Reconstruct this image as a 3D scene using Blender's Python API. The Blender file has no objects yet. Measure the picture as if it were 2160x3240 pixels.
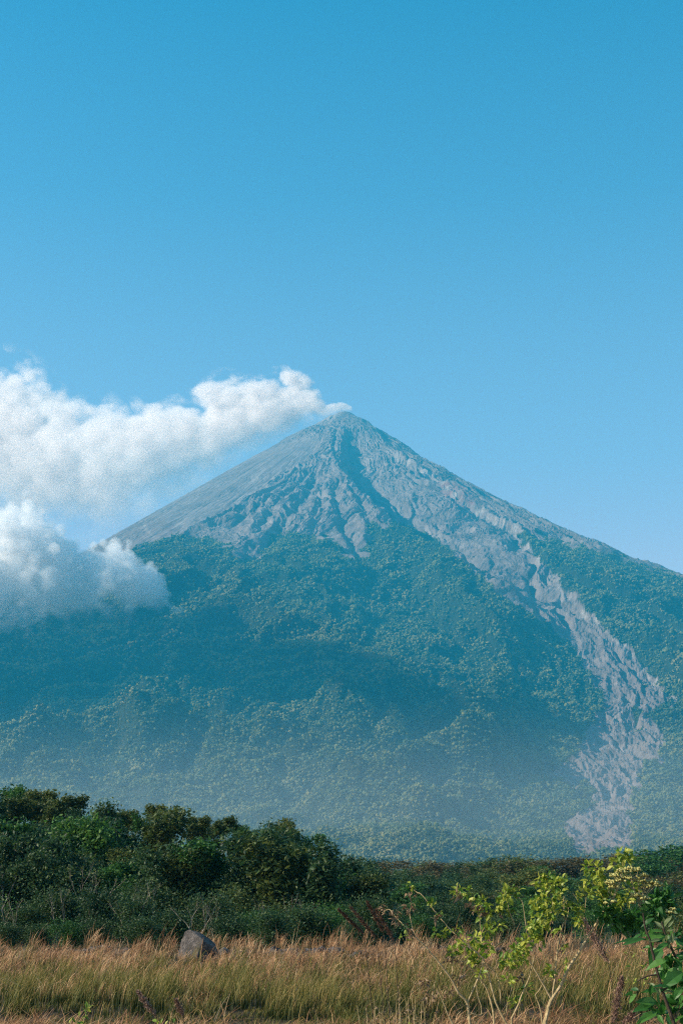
import bpy, math, random
import numpy as np
from mathutils import Vector, Matrix

R = math.radians
rng = np.random.default_rng(7)
random.seed(7)
scene = bpy.context.scene
COL = scene.collection

# ------------------------------------------------------------------ helpers
def link(o):
    COL.objects.link(o)
    return o

def mesh_np(name, V, F, mats=(), smooth=False, parent=None, midx=None):
    """one mesh object from numpy arrays; F is a list of (n,k) arrays or one array"""
    me = bpy.data.meshes.new(name)
    V = np.asarray(V, dtype=np.float32)
    Fs = [np.asarray(f, dtype=np.int32) for f in (F if isinstance(F, list) else [F]) if len(f)]
    me.vertices.add(len(V))
    me.vertices.foreach_set('co', V.ravel())
    loops = np.concatenate([f.ravel() for f in Fs])
    tot = np.concatenate([np.full(len(f), f.shape[1], np.int32) for f in Fs])
    start = np.concatenate([[0], np.cumsum(tot)[:-1]]).astype(np.int32)
    me.loops.add(len(loops))
    me.loops.foreach_set('vertex_index', loops)
    me.polygons.add(len(tot))
    me.polygons.foreach_set('loop_start', start)
    if midx is not None:
        me.polygons.foreach_set('material_index', np.asarray(midx, np.int32))
    me.polygons.foreach_set('use_smooth', np.full(len(tot), bool(smooth)))
    me.update(calc_edges=True)
    for m in (mats if isinstance(mats, (list, tuple)) else [mats]):
        me.materials.append(m)
    o = bpy.data.objects.new(name, me)
    link(o)
    if parent is not None:
        o.parent = parent
    return o

def attr(o, name, vals):
    a = o.data.attributes.new(name, 'FLOAT', 'POINT')
    a.data.foreach_set('value', np.asarray(vals, np.float32))

def tag(o, label=None, cat=None, group=None, kind=None):
    if label: o['label'] = label
    if cat: o['category'] = cat
    if group: o['group'] = group
    if kind: o['kind'] = kind
    return o

def empty(name, loc, rz=0.0, label=None, cat=None, group=None):
    o = bpy.data.objects.new(name, None)
    o.empty_display_size = 0.3
    link(o)
    o.location = loc
    o.rotation_euler = (0, 0, rz)
    return tag(o, label, cat, group)

def children(o):
    return [c for c in COL.objects if c.parent == o]

def copy_thing(root, kids, loc, rz, sc, label, group=None):
    """a copy of a thing with copies of its parts (kids)"""
    r = root.copy(); link(r)
    r.location = loc; r.rotation_euler = (0, 0, rz); r.scale = sc
    r['label'] = label
    if group: r['group'] = group
    elif 'group' in r: del r['group']
    for k in kids:
        c = k.copy(); link(c); c.parent = r
    return r

class MB:
    """collects verts and faces for one mesh"""
    def __init__(s): s.V = []; s.T = []; s.Q = []; s.n = 0
    def add(s, V, T=None, Q=None):
        s.V.append(np.asarray(V, np.float32).reshape(-1, 3))
        if T is not None and len(T): s.T.append(np.asarray(T, np.int32).reshape(-1, 3) + s.n)
        if Q is not None and len(Q): s.Q.append(np.asarray(Q, np.int32).reshape(-1, 4) + s.n)
        s.n += len(s.V[-1])
    def tube(s, pts, rad, k=5):
        pts = np.asarray(pts, float); n = len(pts)
        rad = np.broadcast_to(np.asarray(rad, float), (n,))
        t = np.gradient(pts, axis=0); t /= np.linalg.norm(t, axis=1, keepdims=True) + 1e-9
        up = np.array([0.0, 0, 1]) if abs(t[0, 2]) < .9 else np.array([1.0, 0, 0])
        a = np.cross(t, up); a /= np.linalg.norm(a, axis=1, keepdims=True) + 1e-9
        b = np.cross(t, a)
        ph = np.arange(k) * 2 * math.pi / k
        ring = a[:, None, :] * np.cos(ph)[None, :, None] + b[:, None, :] * np.sin(ph)[None, :, None]
        V = (pts[:, None, :] + ring * rad[:, None, None]).reshape(-1, 3)
        i = np.arange(n - 1)[:, None] * k; j = np.arange(k)[None, :]; j2 = (j + 1) % k
        Q = np.stack([i + j, i + j2, i + k + j2, i + k + j], -1).reshape(-1, 4)
        V = np.vstack([V, pts[-1:]]); c = n * k; l = (n - 1) * k
        T = np.stack([l + np.arange(k), l + (np.arange(k) + 1) % k, np.full(k, c)], -1)
        s.add(V, T, Q)
    def build(s, name, mats, parent=None, smooth=False):
        F = []
        if s.T: F.append(np.concatenate(s.T))
        if s.Q: F.append(np.concatenate(s.Q))
        return mesh_np(name, np.concatenate(s.V), F, mats, smooth, parent)

# ------------------------------------------------------------------ numpy noise
_perm = np.random.default_rng(3).permutation(1024)
_gr = np.random.default_rng(4).uniform(0, 2 * math.pi, 1024)
_gx, _gy = np.cos(_gr), np.sin(_gr)
def perlin(x, y, seed=0):
    x = np.asarray(x, float) + seed * 17.31; y = np.asarray(y, float) - seed * 9.77
    xi = np.floor(x).astype(np.int64); yi = np.floor(y).astype(np.int64)
    xf = x - xi; yf = y - yi
    u = xf**3 * (xf * (xf * 6 - 15) + 10); v = yf**3 * (yf * (yf * 6 - 15) + 10)
    def g(ix, iy, dx, dy):
        h = _perm[(_perm[(ix + seed * 31) & 1023] + iy) & 1023]
        return _gx[h] * dx + _gy[h] * dy
    a = g(xi, yi, xf, yf); b = g(xi + 1, yi, xf - 1, yf)
    c = g(xi, yi + 1, xf, yf - 1); d = g(xi + 1, yi + 1, xf - 1, yf - 1)
    return ((a + u * (b - a)) + v * ((c + u * (d - c)) - (a + u * (b - a)))) * 1.5
def fbm(x, y, o=4, seed=0, lac=2.03, gain=.5):
    s = 0; a = 1.0
    for k in range(o):
        s = s + a * perlin(x, y, seed + k); x = x * lac; y = y * lac; a *= gain
    return s
def ridged(x, y, o=4, seed=0, lac=2.1, gain=.5):
    s = 0; a = 1.0
    for k in range(o):
        s = s + a * (1 - 2 * np.abs(perlin(x, y, seed + k))); x = x * lac; y = y * lac; a *= gain
    return s
def sstep(a, b, x):
    t = np.clip((x - a) / (b - a), 0, 1)
    return t * t * (3 - 2 * t)

# ------------------------------------------------------------------ camera: 50 mm portrait frame, tilted up 15 degrees
PITCH = R(15.0); FPX = 4500.0; CX, CY = 1080.0, 1620.0        # in pixels of the 2160 x 3240 photograph
CAMZ = 2.4
def ray(sx, sy):
    u = (np.asarray(sx, float) - CX) / FPX; v = (CY - np.asarray(sy, float)) / FPX
    return np.stack([u + 0 * v, math.cos(PITCH) - v * math.sin(PITCH) + 0 * u, math.sin(PITCH) + v * math.cos(PITCH) + 0 * u], -1)
def at(sx, sy, Y):
    """the point at depth Y (metres in front of the camera) seen at photo pixel (sx, sy)"""
    d = ray(sx, sy)
    return d / d[..., 1:2] * np.asarray(Y, float)[..., None] + np.array([0, 0, CAMZ])
def proj(P):
    P = np.asarray(P, float) - np.array([0, 0, CAMZ])
    zc = P[..., 1] * math.cos(PITCH) + P[..., 2] * math.sin(PITCH)
    vc = -P[..., 1] * math.sin(PITCH) + P[..., 2] * math.cos(PITCH)
    zc = np.maximum(zc, .1)
    return CX + FPX * P[..., 0] / zc, CY - FPX * vc / zc
cam_d = bpy.data.cameras.new('camera')
cam = link(bpy.data.objects.new('camera', cam_d))
cam_d.sensor_fit = 'VERTICAL'; cam_d.sensor_height = 36.0; cam_d.lens = 50.0
cam.location = (0, 0, CAMZ); cam.rotation_euler = (R(90) + PITCH, 0, 0)
cam_d.clip_start = 0.1; cam_d.clip_end = 60000
scene.camera = cam

# ------------------------------------------------------------------ render settings
scene.view_settings.view_transform = 'Standard'; scene.view_settings.look = 'None'
scene.view_settings.gamma = 1.0; scene.view_settings.exposure = 1.0
scene.render.engine = 'CYCLES'
cy = scene.cycles
cy.use_denoising = False            # the photograph is grainy; denoising smears grass, leaves and rock
cy.filter_width = 1.2
cy.max_bounces = 14; cy.diffuse_bounces = 3; cy.glossy_bounces = 2; cy.transmission_bounces = 3
cy.transparent_max_bounces = 12; cy.volume_bounces = 7
cy.volume_max_steps = 400
cy.sample_clamp_indirect = 6.0

# ------------------------------------------------------------------ materials
def newmat(name):
    m = bpy.data.materials.new(name); m.use_nodes = True
    nt = m.node_tree; nt.nodes.clear()
    out = nt.nodes.new('ShaderNodeOutputMaterial')
    return m, nt, out
def N(nt, typ, **kw):
    n = nt.nodes.new(typ)
    for k, v in kw.items():
        if k in n.inputs.keys() if hasattr(n.inputs, 'keys') else False: n.inputs[k].default_value = v
        else: setattr(n, k, v)
    return n
def setin(n, **kw):
    for k, v in kw.items():
        n.inputs[k.replace('_', ' ')].default_value = v
    return n
def math_n(nt, op, a, b=None, c=None, clamp=False):
    n = nt.nodes.new('ShaderNodeMath'); n.operation = op; n.use_clamp = clamp
    for i, x in enumerate((a, b, c)):
        if x is None: continue
        if isinstance(x, (int, float)): n.inputs[i].default_value = x
        else: nt.links.new(x, n.inputs[i])
    return n.outputs[0]
def ramp(nt, fac, stops, interp='LINEAR'):
    n = nt.nodes.new('ShaderNodeValToRGB'); n.color_ramp.interpolation = interp
    e = n.color_ramp.elements
    while len(e) < len(stops): e.new(0.5)
    for i, (p, c) in enumerate(stops):
        e[i].position = p; e[i].color = tuple(c) + (1,) if len(c) == 3 else c
    nt.links.new(fac, n.inputs[0])
    return n.outputs['Color']
def mixc(nt, fac, a, b, blend='MIX'):
    n = nt.nodes.new('ShaderNodeMix'); n.data_type = 'RGBA'; n.blend_type = blend
    for s, x in ((0, fac), (6, a), (7, b)):
        if isinstance(x, (int, float)): n.inputs[s].default_value = x
        elif isinstance(x, tuple): n.inputs[s].default_value = tuple(x) + (1,) if len(x) == 3 else x
        else: nt.links.new(x, n.inputs[s])
    return n.outputs[2]
def noise_n(nt, vec, scale, detail=3, rough=.55, dist=0.0):
    n = nt.nodes.new('ShaderNodeTexNoise')
    n.inputs['Scale'].default_value = scale; n.inputs['Detail'].default_value = detail
    n.inputs['Roughness'].default_value = rough; n.inputs['Distortion'].default_value = dist
    if vec is not None: nt.links.new(vec, n.inputs['Vector'])
    return n.outputs[0]
def attr_n(nt, name):
    n = nt.nodes.new('ShaderNodeAttribute'); n.attribute_name = name
    return n.outputs['Fac']

def leaf_mat(name, stops, trans=.35, rough=.55, objvar=.25, attrname=None, spec=.3):
    """foliage: colour by a per-leaf attribute / noise, a little different for each plant; part of the light passes through"""
    m, nt, out = newmat(name)
    geo = nt.nodes.new('ShaderNodeNewGeometry'); oi = nt.nodes.new('ShaderNodeObjectInfo')
    if attrname: f = attr_n(nt, attrname)
    else: f = math_n(nt, 'MULTIPLY_ADD', geo.outputs['Random Per Island'], .6, .2)
    f = math_n(nt, 'ADD', f, math_n(nt, 'MULTIPLY_ADD', oi.outputs['Random'], objvar, -objvar / 2), clamp=True)
    c = ramp(nt, f, stops)
    b = nt.nodes.new('ShaderNodeBsdfPrincipled')
    b.inputs['Roughness'].default_value = rough
    b.inputs['Specular IOR Level'].default_value = spec
    nt.links.new(c, b.inputs['Base Color'])
    t = nt.nodes.new('ShaderNodeBsdfTranslucent'); nt.links.new(c, t.inputs['Color'])
    mx = nt.nodes.new('ShaderNodeMixShader'); mx.inputs[0].default_value = trans
    nt.links.new(b.outputs[0], mx.inputs[1]); nt.links.new(t.outputs[0], mx.inputs[2])
    nt.links.new(mx.outputs[0], out.inputs['Surface'])
    return m
def bark_mat(name, a, b_, scale=6.0, rough=.85):
    m, nt, out = newmat(name)
    tc = nt.nodes.new('ShaderNodeTexCoord')
    f = noise_n(nt, tc.outputs['Object'], scale, 4)
    c = ramp(nt, f, [(.3, a), (.7, b_)])
    b = nt.nodes.new('ShaderNodeBsdfPrincipled'); b.inputs['Roughness'].default_value = rough
    b.inputs['Specular IOR Level'].default_value = .2
    nt.links.new(c, b.inputs['Base Color']); nt.links.new(b.outputs[0], out.inputs['Surface'])
    bp = nt.nodes.new('ShaderNodeBump'); bp.inputs['Strength'].default_value = .5; bp.inputs['Distance'].default_value = .02
    nt.links.new(f, bp.inputs['Height']); nt.links.new(bp.outputs[0], b.inputs['Normal'])
    return m

# ------------------------------------------------------------------ daylight: sun low on the left, a touch behind the viewer
SUN_EL, SUN_AZ = R(31.0), R(-5.0)    # azimuth: degrees past "straight left" away from the viewer
SUN = np.array([-math.cos(SUN_EL) * math.cos(SUN_AZ), math.cos(SUN_EL) * math.sin(SUN_AZ), math.sin(SUN_EL)])
sl = bpy.data.lights.new('sun', 'SUN'); sl.energy = 5.0; sl.angle = R(.5); sl.color = (1.0, .85, .67)
so = link(bpy.data.objects.new('sun', sl))
so.rotation_euler = Vector(SUN).to_track_quat('Z', 'Y').to_euler()
w = bpy.data.worlds.new('World'); scene.world = w; w.use_nodes = True
nt = w.node_tree; nt.nodes.clear()
wo = nt.nodes.new('ShaderNodeOutputWorld'); bg = nt.nodes.new('ShaderNodeBackground')
sky = nt.nodes.new('ShaderNodeTexSky'); sky.sky_type = 'NISHITA'; sky.sun_disc = False
sky.sun_elevation = SUN_EL
sky.sun_rotation = math.atan2(SUN[0], SUN[1])
sky.altitude = 600; sky.air_density = 1.0; sky.dust_density = .6; sky.ozone_density = 1.6
gm = nt.nodes.new('ShaderNodeMix'); gm.data_type = 'RGBA'; gm.blend_type = 'MULTIPLY'; gm.inputs[0].default_value = 1
tcw = nt.nodes.new('ShaderNodeTexCoord'); sx = nt.nodes.new('ShaderNodeSeparateXYZ'); nt.links.new(tcw.outputs['Generated'], sx.inputs[0])
nt.links.new(ramp(nt, sx.outputs['Z'], [(0.0, (1.3, 1.02, .92)), (.22, (1.55, 1.05, .92)), (.30, (1.2, 1.01, .92)), (.37, (.92, .97, .92)), (.46, (.50, .88, .91)), (.58, (.19, .79, .89))]), gm.inputs[7])
nt.links.new(sky.outputs[0], gm.inputs[6]); nt.links.new(gm.outputs[2], bg.inputs['Color'])
bg.inputs['Strength'].default_value = .1
nt.links.new(bg.outputs[0], wo.inputs['Surface'])
# ------------------------------------------------------------------ the volcano (heightfield, real metres)
K = 2160 / 1568.0                                     # D units (1568 wide working view) -> photo pixels
YP = 8000.0
PEAK = at(790 * K, 949 * K, np.array(YP))
ZP = PEAK[2] - 1.0
RG = np.array([0, 45, 300, 700, 1400, 2000, 3000, 3500, 4000, 4500, 5000, 6000, 9000.])
PF = np.array([0, 4, 178, 440, 880, 1240, 1830, 2110, 2350, 2530, 2650, 2725, 2775.])
PR = np.array([0, 4, 200, 585, 1060, 1330, 1680, 1800, 1900, 1980, 2040, 2150, 2450.])
PL = np.array([0, 6, 172, 432, 945, 1390, 1990, 2210, 2370, 2490, 2570, 2680, 2750.])
PB = np.array([0, 10, 165, 400, 800, 1150, 1700, 1950, 2150, 2300, 2400, 2550, 2740.])
def zbase(x, y):
    dx = x - PEAK[0]; dy = y - PEAK[1]
    r = np.hypot(dx, dy); th = np.arctan2(dx, -dy)
    f, rr, l, b = (np.interp(r, RG, p) for p in (PF, PR, PL, PB))
    t = np.abs(th) / (math.pi / 2)
    s1 = sstep(0.1, 1.0, np.clip(t, 0, 1)); s2 = sstep(0, 1, np.clip(t - 1, 0, 1))
    side = np.where(th > 0, rr, l)
    return ZP - np.where(t < 1, f * (1 - s1) + side * s1, side * (1 - s2) + b * s2)
def onto(pts):
    """unproject D points onto the bare cone -> world xy"""
    pts = np.asarray(pts, float) * K
    d = ray(pts[:, 0], pts[:, 1]); d = d / d[:, 1:2]
    Y = np.full(len(pts), 2300.0); done = np.zeros(len(pts), bool)
    for _ in range(1500):
        P = d * Y[:, None]
        hit = P[:, 2] + CAMZ <= zbase(P[:, 0], P[:, 1])
        done |= hit
        Y = np.where(done, Y, Y + 5.0)
        if done.all(): break
    P = d * np.minimum(Y, YP)[:, None]
    return P[:, :2]
def seg_dist(x, y, L, vals=None):
    """signed distance to polyline L (positive = right of travel), arclength parameter 0..1 and values interpolated along it"""
    L = np.asarray(L, float)
    best = np.full(x.shape, 1e9); sg = np.zeros(x.shape); par = np.zeros(x.shape)
    seg = np.hypot(*np.diff(L, axis=0).T); cum = np.concatenate([[0], np.cumsum(seg)]); tot = cum[-1]
    for i in range(len(L) - 1):
        ax, ay = L[i]; bx, by = L[i + 1]; ux, uy = bx - ax, by - ay; l2 = ux * ux + uy * uy + 1e-9
        t = np.clip(((x - ax) * ux + (y - ay) * uy) / l2, 0, 1)
        d = np.hypot(x - ax - t * ux, y - ay - t * uy)
        m = d < best
        best = np.where(m, d, best)
        cr = ux * (y - ay) - uy * (x - ax)
        sg = np.where(m, np.sign(-cr), sg); par = np.where(m, (cum[i] + t * seg[i]) / tot, par)
    return best * np.where(sg == 0, 1, sg), par
def in_poly(px, py, poly):
    poly = np.asarray(poly, float); c = np.zeros(px.shape, bool); j = len(poly) - 1
    for i in range(len(poly)):
        xi, yi = poly[i]; xj, yj = poly[j]
        c ^= ((yi > py) != (yj > py)) & (px < (xj - xi) * (py - yi) / (yj - yi + 1e-12) + xi)
        j = i
    return c

GS = 6.5
gx = np.concatenate([np.arange(-2800, -1300, 8.0), np.arange(-1300, 1800, 4.4), np.arange(1800, 3201, 8.0)]); gy = np.concatenate([np.arange(2250, 5600, 7.5), np.arange(5600, 8200, 4.4), np.arange(8200, 8800, 25.0)])
X, Y = np.meshgrid(gx, gy)
dx = X - PEAK[0]; dy = Y - PEAK[1]
r = np.hypot(dx, dy); th = np.arctan2(dx, -dy)
Z = zbase(X, Y)
# domain warp used by everything below
wx = X + 60 * fbm(X / 420, Y / 420, 3, 11); wy = Y + 60 * fbm(X / 420, Y / 420, 3, 21)
# smooth ash sector on the left
QX, QY = proj(np.stack([X, Y, Z], -1)); QX /= K; QY /= K            # where the bare cone shows, in working-view units
sd, sps = seg_dist(X, Y, onto([(748, 1012), (735, 1045), (690, 1075), (640, 1105), (560, 1160), (490, 1205), (425, 1243), (330, 1275), (240, 1310), (100, 1380)]))
smooth = sstep(-15, 45, sd + 25 * fbm(X / 120, Y / 120, 3, 5)) * (th < 0.02) * sstep(280, 620, r + 120 * perlin(X / 160, Y / 160, 8))
# radial gullies: noise stretched down the slope
thw = th + .075 * fbm(X / 420, Y / 420, 4, 31)
g = ridged(thw * 11, r / 2600, 3, 41) ; g2 = ridged(thw * 30, r / 1100, 4, 51)
ampl = np.clip(r / 2000, 0, 1) * 42 + 3
Z += (g * .55 * ampl * sstep(150, 900, r) * (.3 + .7 * sstep(2700, 3900, Y))) * (1 - .9 * smooth)
fan = sstep(250, 500, r) * sstep(2200, 1800, r)
Z += g2 * np.clip(r / 1600, 0.1, 1) * (6 + 4 * fan * (1 + 1.2 * fbm(X / 260, Y / 260, 2, 55))) * (1 - .93 * smooth) * sstep(60, 300, r)
Z += smooth * 2.2 * ridged(th * 130, r / 900, 2, 61) * np.clip(r / 1200, .3, 1)
# broken lava and crags
Z += (1 - .92 * smooth) * ((fbm(wx / 130, wy / 130, 5, 71) * 9 + ridged(wx / 45, wy / 60, 3, 75) * 3.5)) * sstep(30, 150, r)
# forested spurs and foothills
fo = sstep(1900, 3000, r) * (.26 + .74 * sstep(2700, 3900, Y))
Z += fo * (ridged(thw * 9.5 + 2.0, r / 2400, 3, 85) - .2) * 60
Z += fo * (ridged(wx / 520, wy / 900, 3, 81) - .35) * 32
low = sstep(3300, 4500, r) * sstep(9000, 6800, Y) * (.26 + .74 * sstep(2700, 3900, Y))
Z += low * (ridged(wx / 520 + .3, wy / 620, 3, 91) - .2) * 46 * sstep(300, -250, -(2250 - Y))
Z += low * np.maximum(0, fbm(wx / 300, wy / 300, 2, 95)) * 38

# --- the great ravine on the right of the cone
RAV = [(803, 985), (812, 1030), (835, 1095), (880, 1150), (935, 1195), (1005, 1243), (1090, 1310), (1180, 1385), (1265, 1440), (1335, 1520),
       (1390, 1610), (1405, 1680), (1400, 1750), (1385, 1820), (1380, 1900)]
rl = onto(RAV)
d, s = seg_dist(X, Y, rl)
ss = [0, .05, .12, .3, .5, .62, .75, .88, 1]
dep = np.interp(s, ss, [25, 55, 90, 104, 84, 48, 26, 18, 8]); wid = np.interp(s, ss, [35, 60, 95, 130, 130, 140, 170, 160, 120])
d2 = d + 14 * fbm(X / 90, Y / 90, 3, 101)
t = -d2 / wid                                       # negative: the viewer's left of the ravine
prof = np.where(t < 0, np.interp(-t, [0, .3, .55, .95, 1.2, 2.6], [-1, -.97, -.7, .10, .15, 0]), np.interp(t, [0, .5, 1.2, 1.9, 2.8], [-1, -.93, -.55, -.15, 0]))
endf = sstep(0, .03, s) * sstep(1, .93, s) + 0
Z += dep * prof * np.clip(endf + .0, 0, 1)
rav_t = t; rav_s = s
# --- pale scarp along its right side (drops towards the ravine, faces the sun)
SC = [(858, 1020), (905, 1060), (960, 1090), (1010, 1130), (1060, 1172), (1130, 1212), (1185, 1240), (1212, 1285), (1270, 1352), (1340, 1440), (1430, 1512), (1485, 1562), (1560, 1645), (1640, 1740)]
sc = onto(SC)
d, s = seg_dist(X, Y, sc)
d3 = -d + 22 * fbm(X / 150, Y / 150, 3, 111) + 5 * fbm(X / 30, Y / 30, 2, 112)      # positive = uphill side (right of the ravine)
hgt = np.interp(s, [0, .1, .4, .7, .9, 1], [8, 26, 36, 34, 28, 0]) * (1 + .4 * perlin(s * 30, s * 0, 3))
Z += hgt * (np.where(d3 > 0, np.exp(-np.clip(d3, 0, None) / 260) , 0) * sstep(0, 26, d3)) - hgt * .5 * np.exp(-(d3 + 30)**2 / 900)
scarp = np.exp(-((d3 - 10) / 24.0)**2) * sstep(.02, .12, s) * sstep(1.0, .93, s)
# --- fan of sharp gullies below the central nose
FAN = [([(725, 1075), (690, 1120), (640, 1170), (600, 1215), (575, 1262)], 34, 34), ([(735, 1085), (705, 1150), (660, 1200), (622, 1255), (585, 1330)], 46, 42),
       ([(690, 1105), (620, 1155), (560, 1200), (515, 1240)], 26, 26), ([(640, 1130), (560, 1170), (500, 1210), (450, 1240)], 22, 24),
       ([(765, 1110), (772, 1170), (790, 1230), (825, 1290), (840, 1350)], 34, 34), ([(745, 1110), (735, 1170), (720, 1225), (700, 1300)], 26, 26),
       ([(800, 1130), (830, 1180), (850, 1230), (858, 1290)], 26, 28), ([(775, 985), (768, 1040), (790, 1090), (830, 1150)], 20, 30),
       ([(580, 1290), (572, 1350), (560, 1420)], 34, 45), ([(850, 975), (880, 1010), (930, 1060), (975, 1095)], 22, 26), ([(700, 1290), (720, 1400), (760, 1480), (800, 1530)], 36, 60),
       ([(840, 1350), (850, 1430), (830, 1500)], 30, 55), ([(930, 1290), (960, 1400), (1010, 1500), (1080, 1600)], 34, 55), ([(1060, 1380), (1120, 1480), (1200, 1580), (1240, 1680)], 40, 55)]
for L, dp, wd in FAN:
    d, s = seg_dist(X, Y, onto(L))
    d = d + 6 * fbm(X / 60, Y / 60, 3, 121)
    e = sstep(0, .12, s) * sstep(1, .8, s)
    tt = -d / wd
    Z += .75 * dp * e * np.where(tt < 0, np.interp(-tt, [0, .9, 1.3, 2.2], [-1, .12, .2, 0]), np.interp(tt, [0, .4, 1.6, 2.2], [-1, -.75, -.06, 0]))
# debris field: hummocks and channels
ravz = sstep(3.0, 1.9, np.abs(rav_t)) * sstep(.01, .08, rav_s)
deb = sstep(.55, .66, rav_s) * sstep(2.6, 1.5, np.abs(rav_t))
Z += deb * (ridged(wx / 60, wy / 190, 4, 131) - .3) * 10
HIL = [([(40, 1800), (200, 1780), (400, 1765), (540, 1772)], 75, 130), ([(590, 1730), (680, 1712), (800, 1732)], 60, 95), ([(870, 1690), (960, 1685), (1050, 1738), (1140, 1790), (1240, 1835)], 80, 110),
       ([(540, 1850), (690, 1828), (800, 1850)], 60, 90), ([(830, 1900), (900, 1850), (1000, 1815), (1080, 1800)], 70, 90), ([(1195, 1815), (1240, 1800), (1270, 1850)], 55, 55),
       ([(300, 1690), (430, 1672), (540, 1680)], 55, 90), ([(60, 1870), (200, 1850), (330, 1860)], 50, 90), ([(950, 1930), (1060, 1890), (1150, 1885)], 50, 80), ([(1120, 1650), (1180, 1720), (1230, 1770)], 50, 80)]
for L, hh, wd in HIL:
    d, s = seg_dist(X, Y, onto(L))
    d = np.abs(d + 20 * fbm(X / 110, Y / 110, 2, 125))
    Z += 1.05 * hh * (1 + .35 * fbm(X / 90, Y / 90, 3, 127)) * np.exp(-(d / (.72 * wd))**2) * sstep(0, .12, s + .06) * sstep(1, .88, s - .06)
W = .9 * sstep(.56, .66, rav_s) * sstep(1.0, .97, rav_s) * sstep(2.0, 1.2, np.abs(rav_t))
Zf = zbase(X, Y) - 26 * np.exp(-(rav_t / .5)**2) + (ridged(wx / 62 + .5 * rav_t, wy / 230, 4, 131) - .3) * 15 + ridged(wx / 24, wy / 60, 3, 133) * 2.4
Z = Z * (1 - W) + Zf * W
d_, s_ = seg_dist(X, Y, onto([(1395, 1750), (1388, 1830), (1378, 1900), (1365, 1955)]))
W = .92 * sstep(330, 190, np.abs(d_)) * sstep(-.05, .1, s_)
Zf = zbase(X, Y) + (ridged(wx / 52, wy / 150, 4, 136) - .3) * 12 + ridged(wx / 22, wy / 50, 3, 137) * 2.0
Z = Z * (1 - W) + Zf * W
# foot of the mountain sinks under the plain
Z = np.where(Y < 2600, Z * sstep(2250, 2600, Y) - 12 * (1 - sstep(2250, 2600, Y)), Z)
Z = np.minimum(Z, ZP + 1.5)

PX, PY = proj(np.stack([X, Y, Z], -1)); PX /= K; PY /= K
nx = PX + 14 * fbm(X / 90, Y / 90, 3, 141); ny = PY + 13 * fbm(X / 90, Y / 90, 3, 151)
# rock and ash detail
Z += np.maximum((1 - .8 * smooth) * sstep(2300, 1700, r), ravz) * (ridged(thw * 52, r / 380, 3, 201) * 4.6 + ridged(wx / 30, wy / 42, 4, 203) * 5.0 * (.4 + sstep(-.2, .5, fbm(X / 220, Y / 220, 2, 204)))) * sstep(100, 400, r)
PXd, PYd = proj(np.stack([X, Y, Z], -1))
# --- where forest grows
tl = np.interp(nx, [-600, 0, 250, 300, 340, 400, 480, 540, 590, 620, 680, 750, 800, 835, 850, 930, 985, 1050, 1150, 1250, 1320, 1500],
               [1420, 1350, 1300, 1268, 1250, 1233, 1238, 1268, 1292, 1240, 1225, 1240, 1275, 1290, 1212, 1205, 1232, 1285, 1362, 1425, 1480, 1600])
forest = (ny > tl)
right = in_poly(nx, ny, [(1190, 1218), (1235, 1232), (1300, 1252), (1420, 1282), (1568, 1330), (2100, 1420), (2100, 2100), (1568, 1700), (1530, 1590), (1470, 1530), (1400, 1455), (1300, 1350), (1235, 1290), (1205, 1255)])
bare = in_poly(nx, ny, [(960, 1190), (1030, 1262), (1110, 1330), (1190, 1395), (1262, 1440), (1315, 1490), (1350, 1560), (1378, 1600), (1385, 1640), (1342, 1690), (1325, 1735), (1262, 1788), (1320, 1812),
                         (1350, 1800), (1362, 1840), (1340, 1872), (1290, 1908), (1320, 1955), (1450, 1955), (1450, 1880), (1468, 1800), (1482, 1740), (1520, 1770), (1530, 1720), (1490, 1640), (1530, 1610), (1568, 1700), (1640, 1740),
                         (1560, 1610), (1480, 1540), (1400, 1458), (1300, 1352), (1235, 1290), (1205, 1255), (1190, 1215), (1100, 1100)])
isl = (PY > 1560) & (PX > 1290) & (fbm(X / 85, Y / 150, 2, 155) > np.interp(PX, [1290, 1400, 1460, 1560], [1.2, 1.2, .60, .22]))
forest = (forest & ~bare) | right | (bare & isl)
forest &= r > 1200
forest &= Y < 8200
fmask = forest.astype(float)
slope_pale = scarp
Vm = np.stack([X, Y, Z], -1).reshape(-1, 3)
ny_, nx_ = X.shape
idx = np.arange(ny_ * nx_).reshape(ny_, nx_)
Fm = np.stack([idx[:-1, :-1], idx[:-1, 1:], idx[1:, 1:], idx[1:, :-1]], -1).reshape(-1, 4)

m, nt, out = newmat('volcanic_rock_and_soil')
geo = nt.nodes.new('ShaderNodeNewGeometry'); pos = geo.outputs['Position']
st = attr_n(nt, 'streak'); fa = attr_n(nt, 'forest'); pa = attr_n(nt, 'pale'); aa = attr_n(nt, 'ash'); ra = attr_n(nt, 'strata')
n1 = noise_n(nt, pos, .010, 6, .6, .4); n2a = noise_n(nt, pos, .045, 6, .7, .6); n3 = noise_n(nt, pos, .17, 5, .7)
n2 = math_n(nt, 'MULTIPLY_ADD', n3, .55, math_n(nt, 'MULTIPLY', n2a, .45))
rock = ramp(nt, math_n(nt, 'MULTIPLY_ADD', st, .16, math_n(nt, 'MULTIPLY_ADD', n2, .55, math_n(nt, 'MULTIPLY_ADD', n1, .45, -.07))), [(.36, (.066, .052, .049)), (.48, (.168, .130, .120)), (.57, (.215, .170, .156)), (.68, (.30, .245, .225))])
ash = ramp(nt, math_n(nt, 'MULTIPLY_ADD', st, .5, math_n(nt, 'MULTIPLY', n1, .5)), [(.34, (.112, .088, .085)), (.5, (.168, .135, .128)), (.66, (.235, .194, .182))])
pale = ramp(nt, n2, [(.3, (.14, .12, .112)), (.5, (.29, .25, .23)), (.7, (.52, .46, .425))])
red = mixc(nt, math_n(nt, 'MULTIPLY', ra, .55, clamp=True), rock, (.24, .10, .09))
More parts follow.
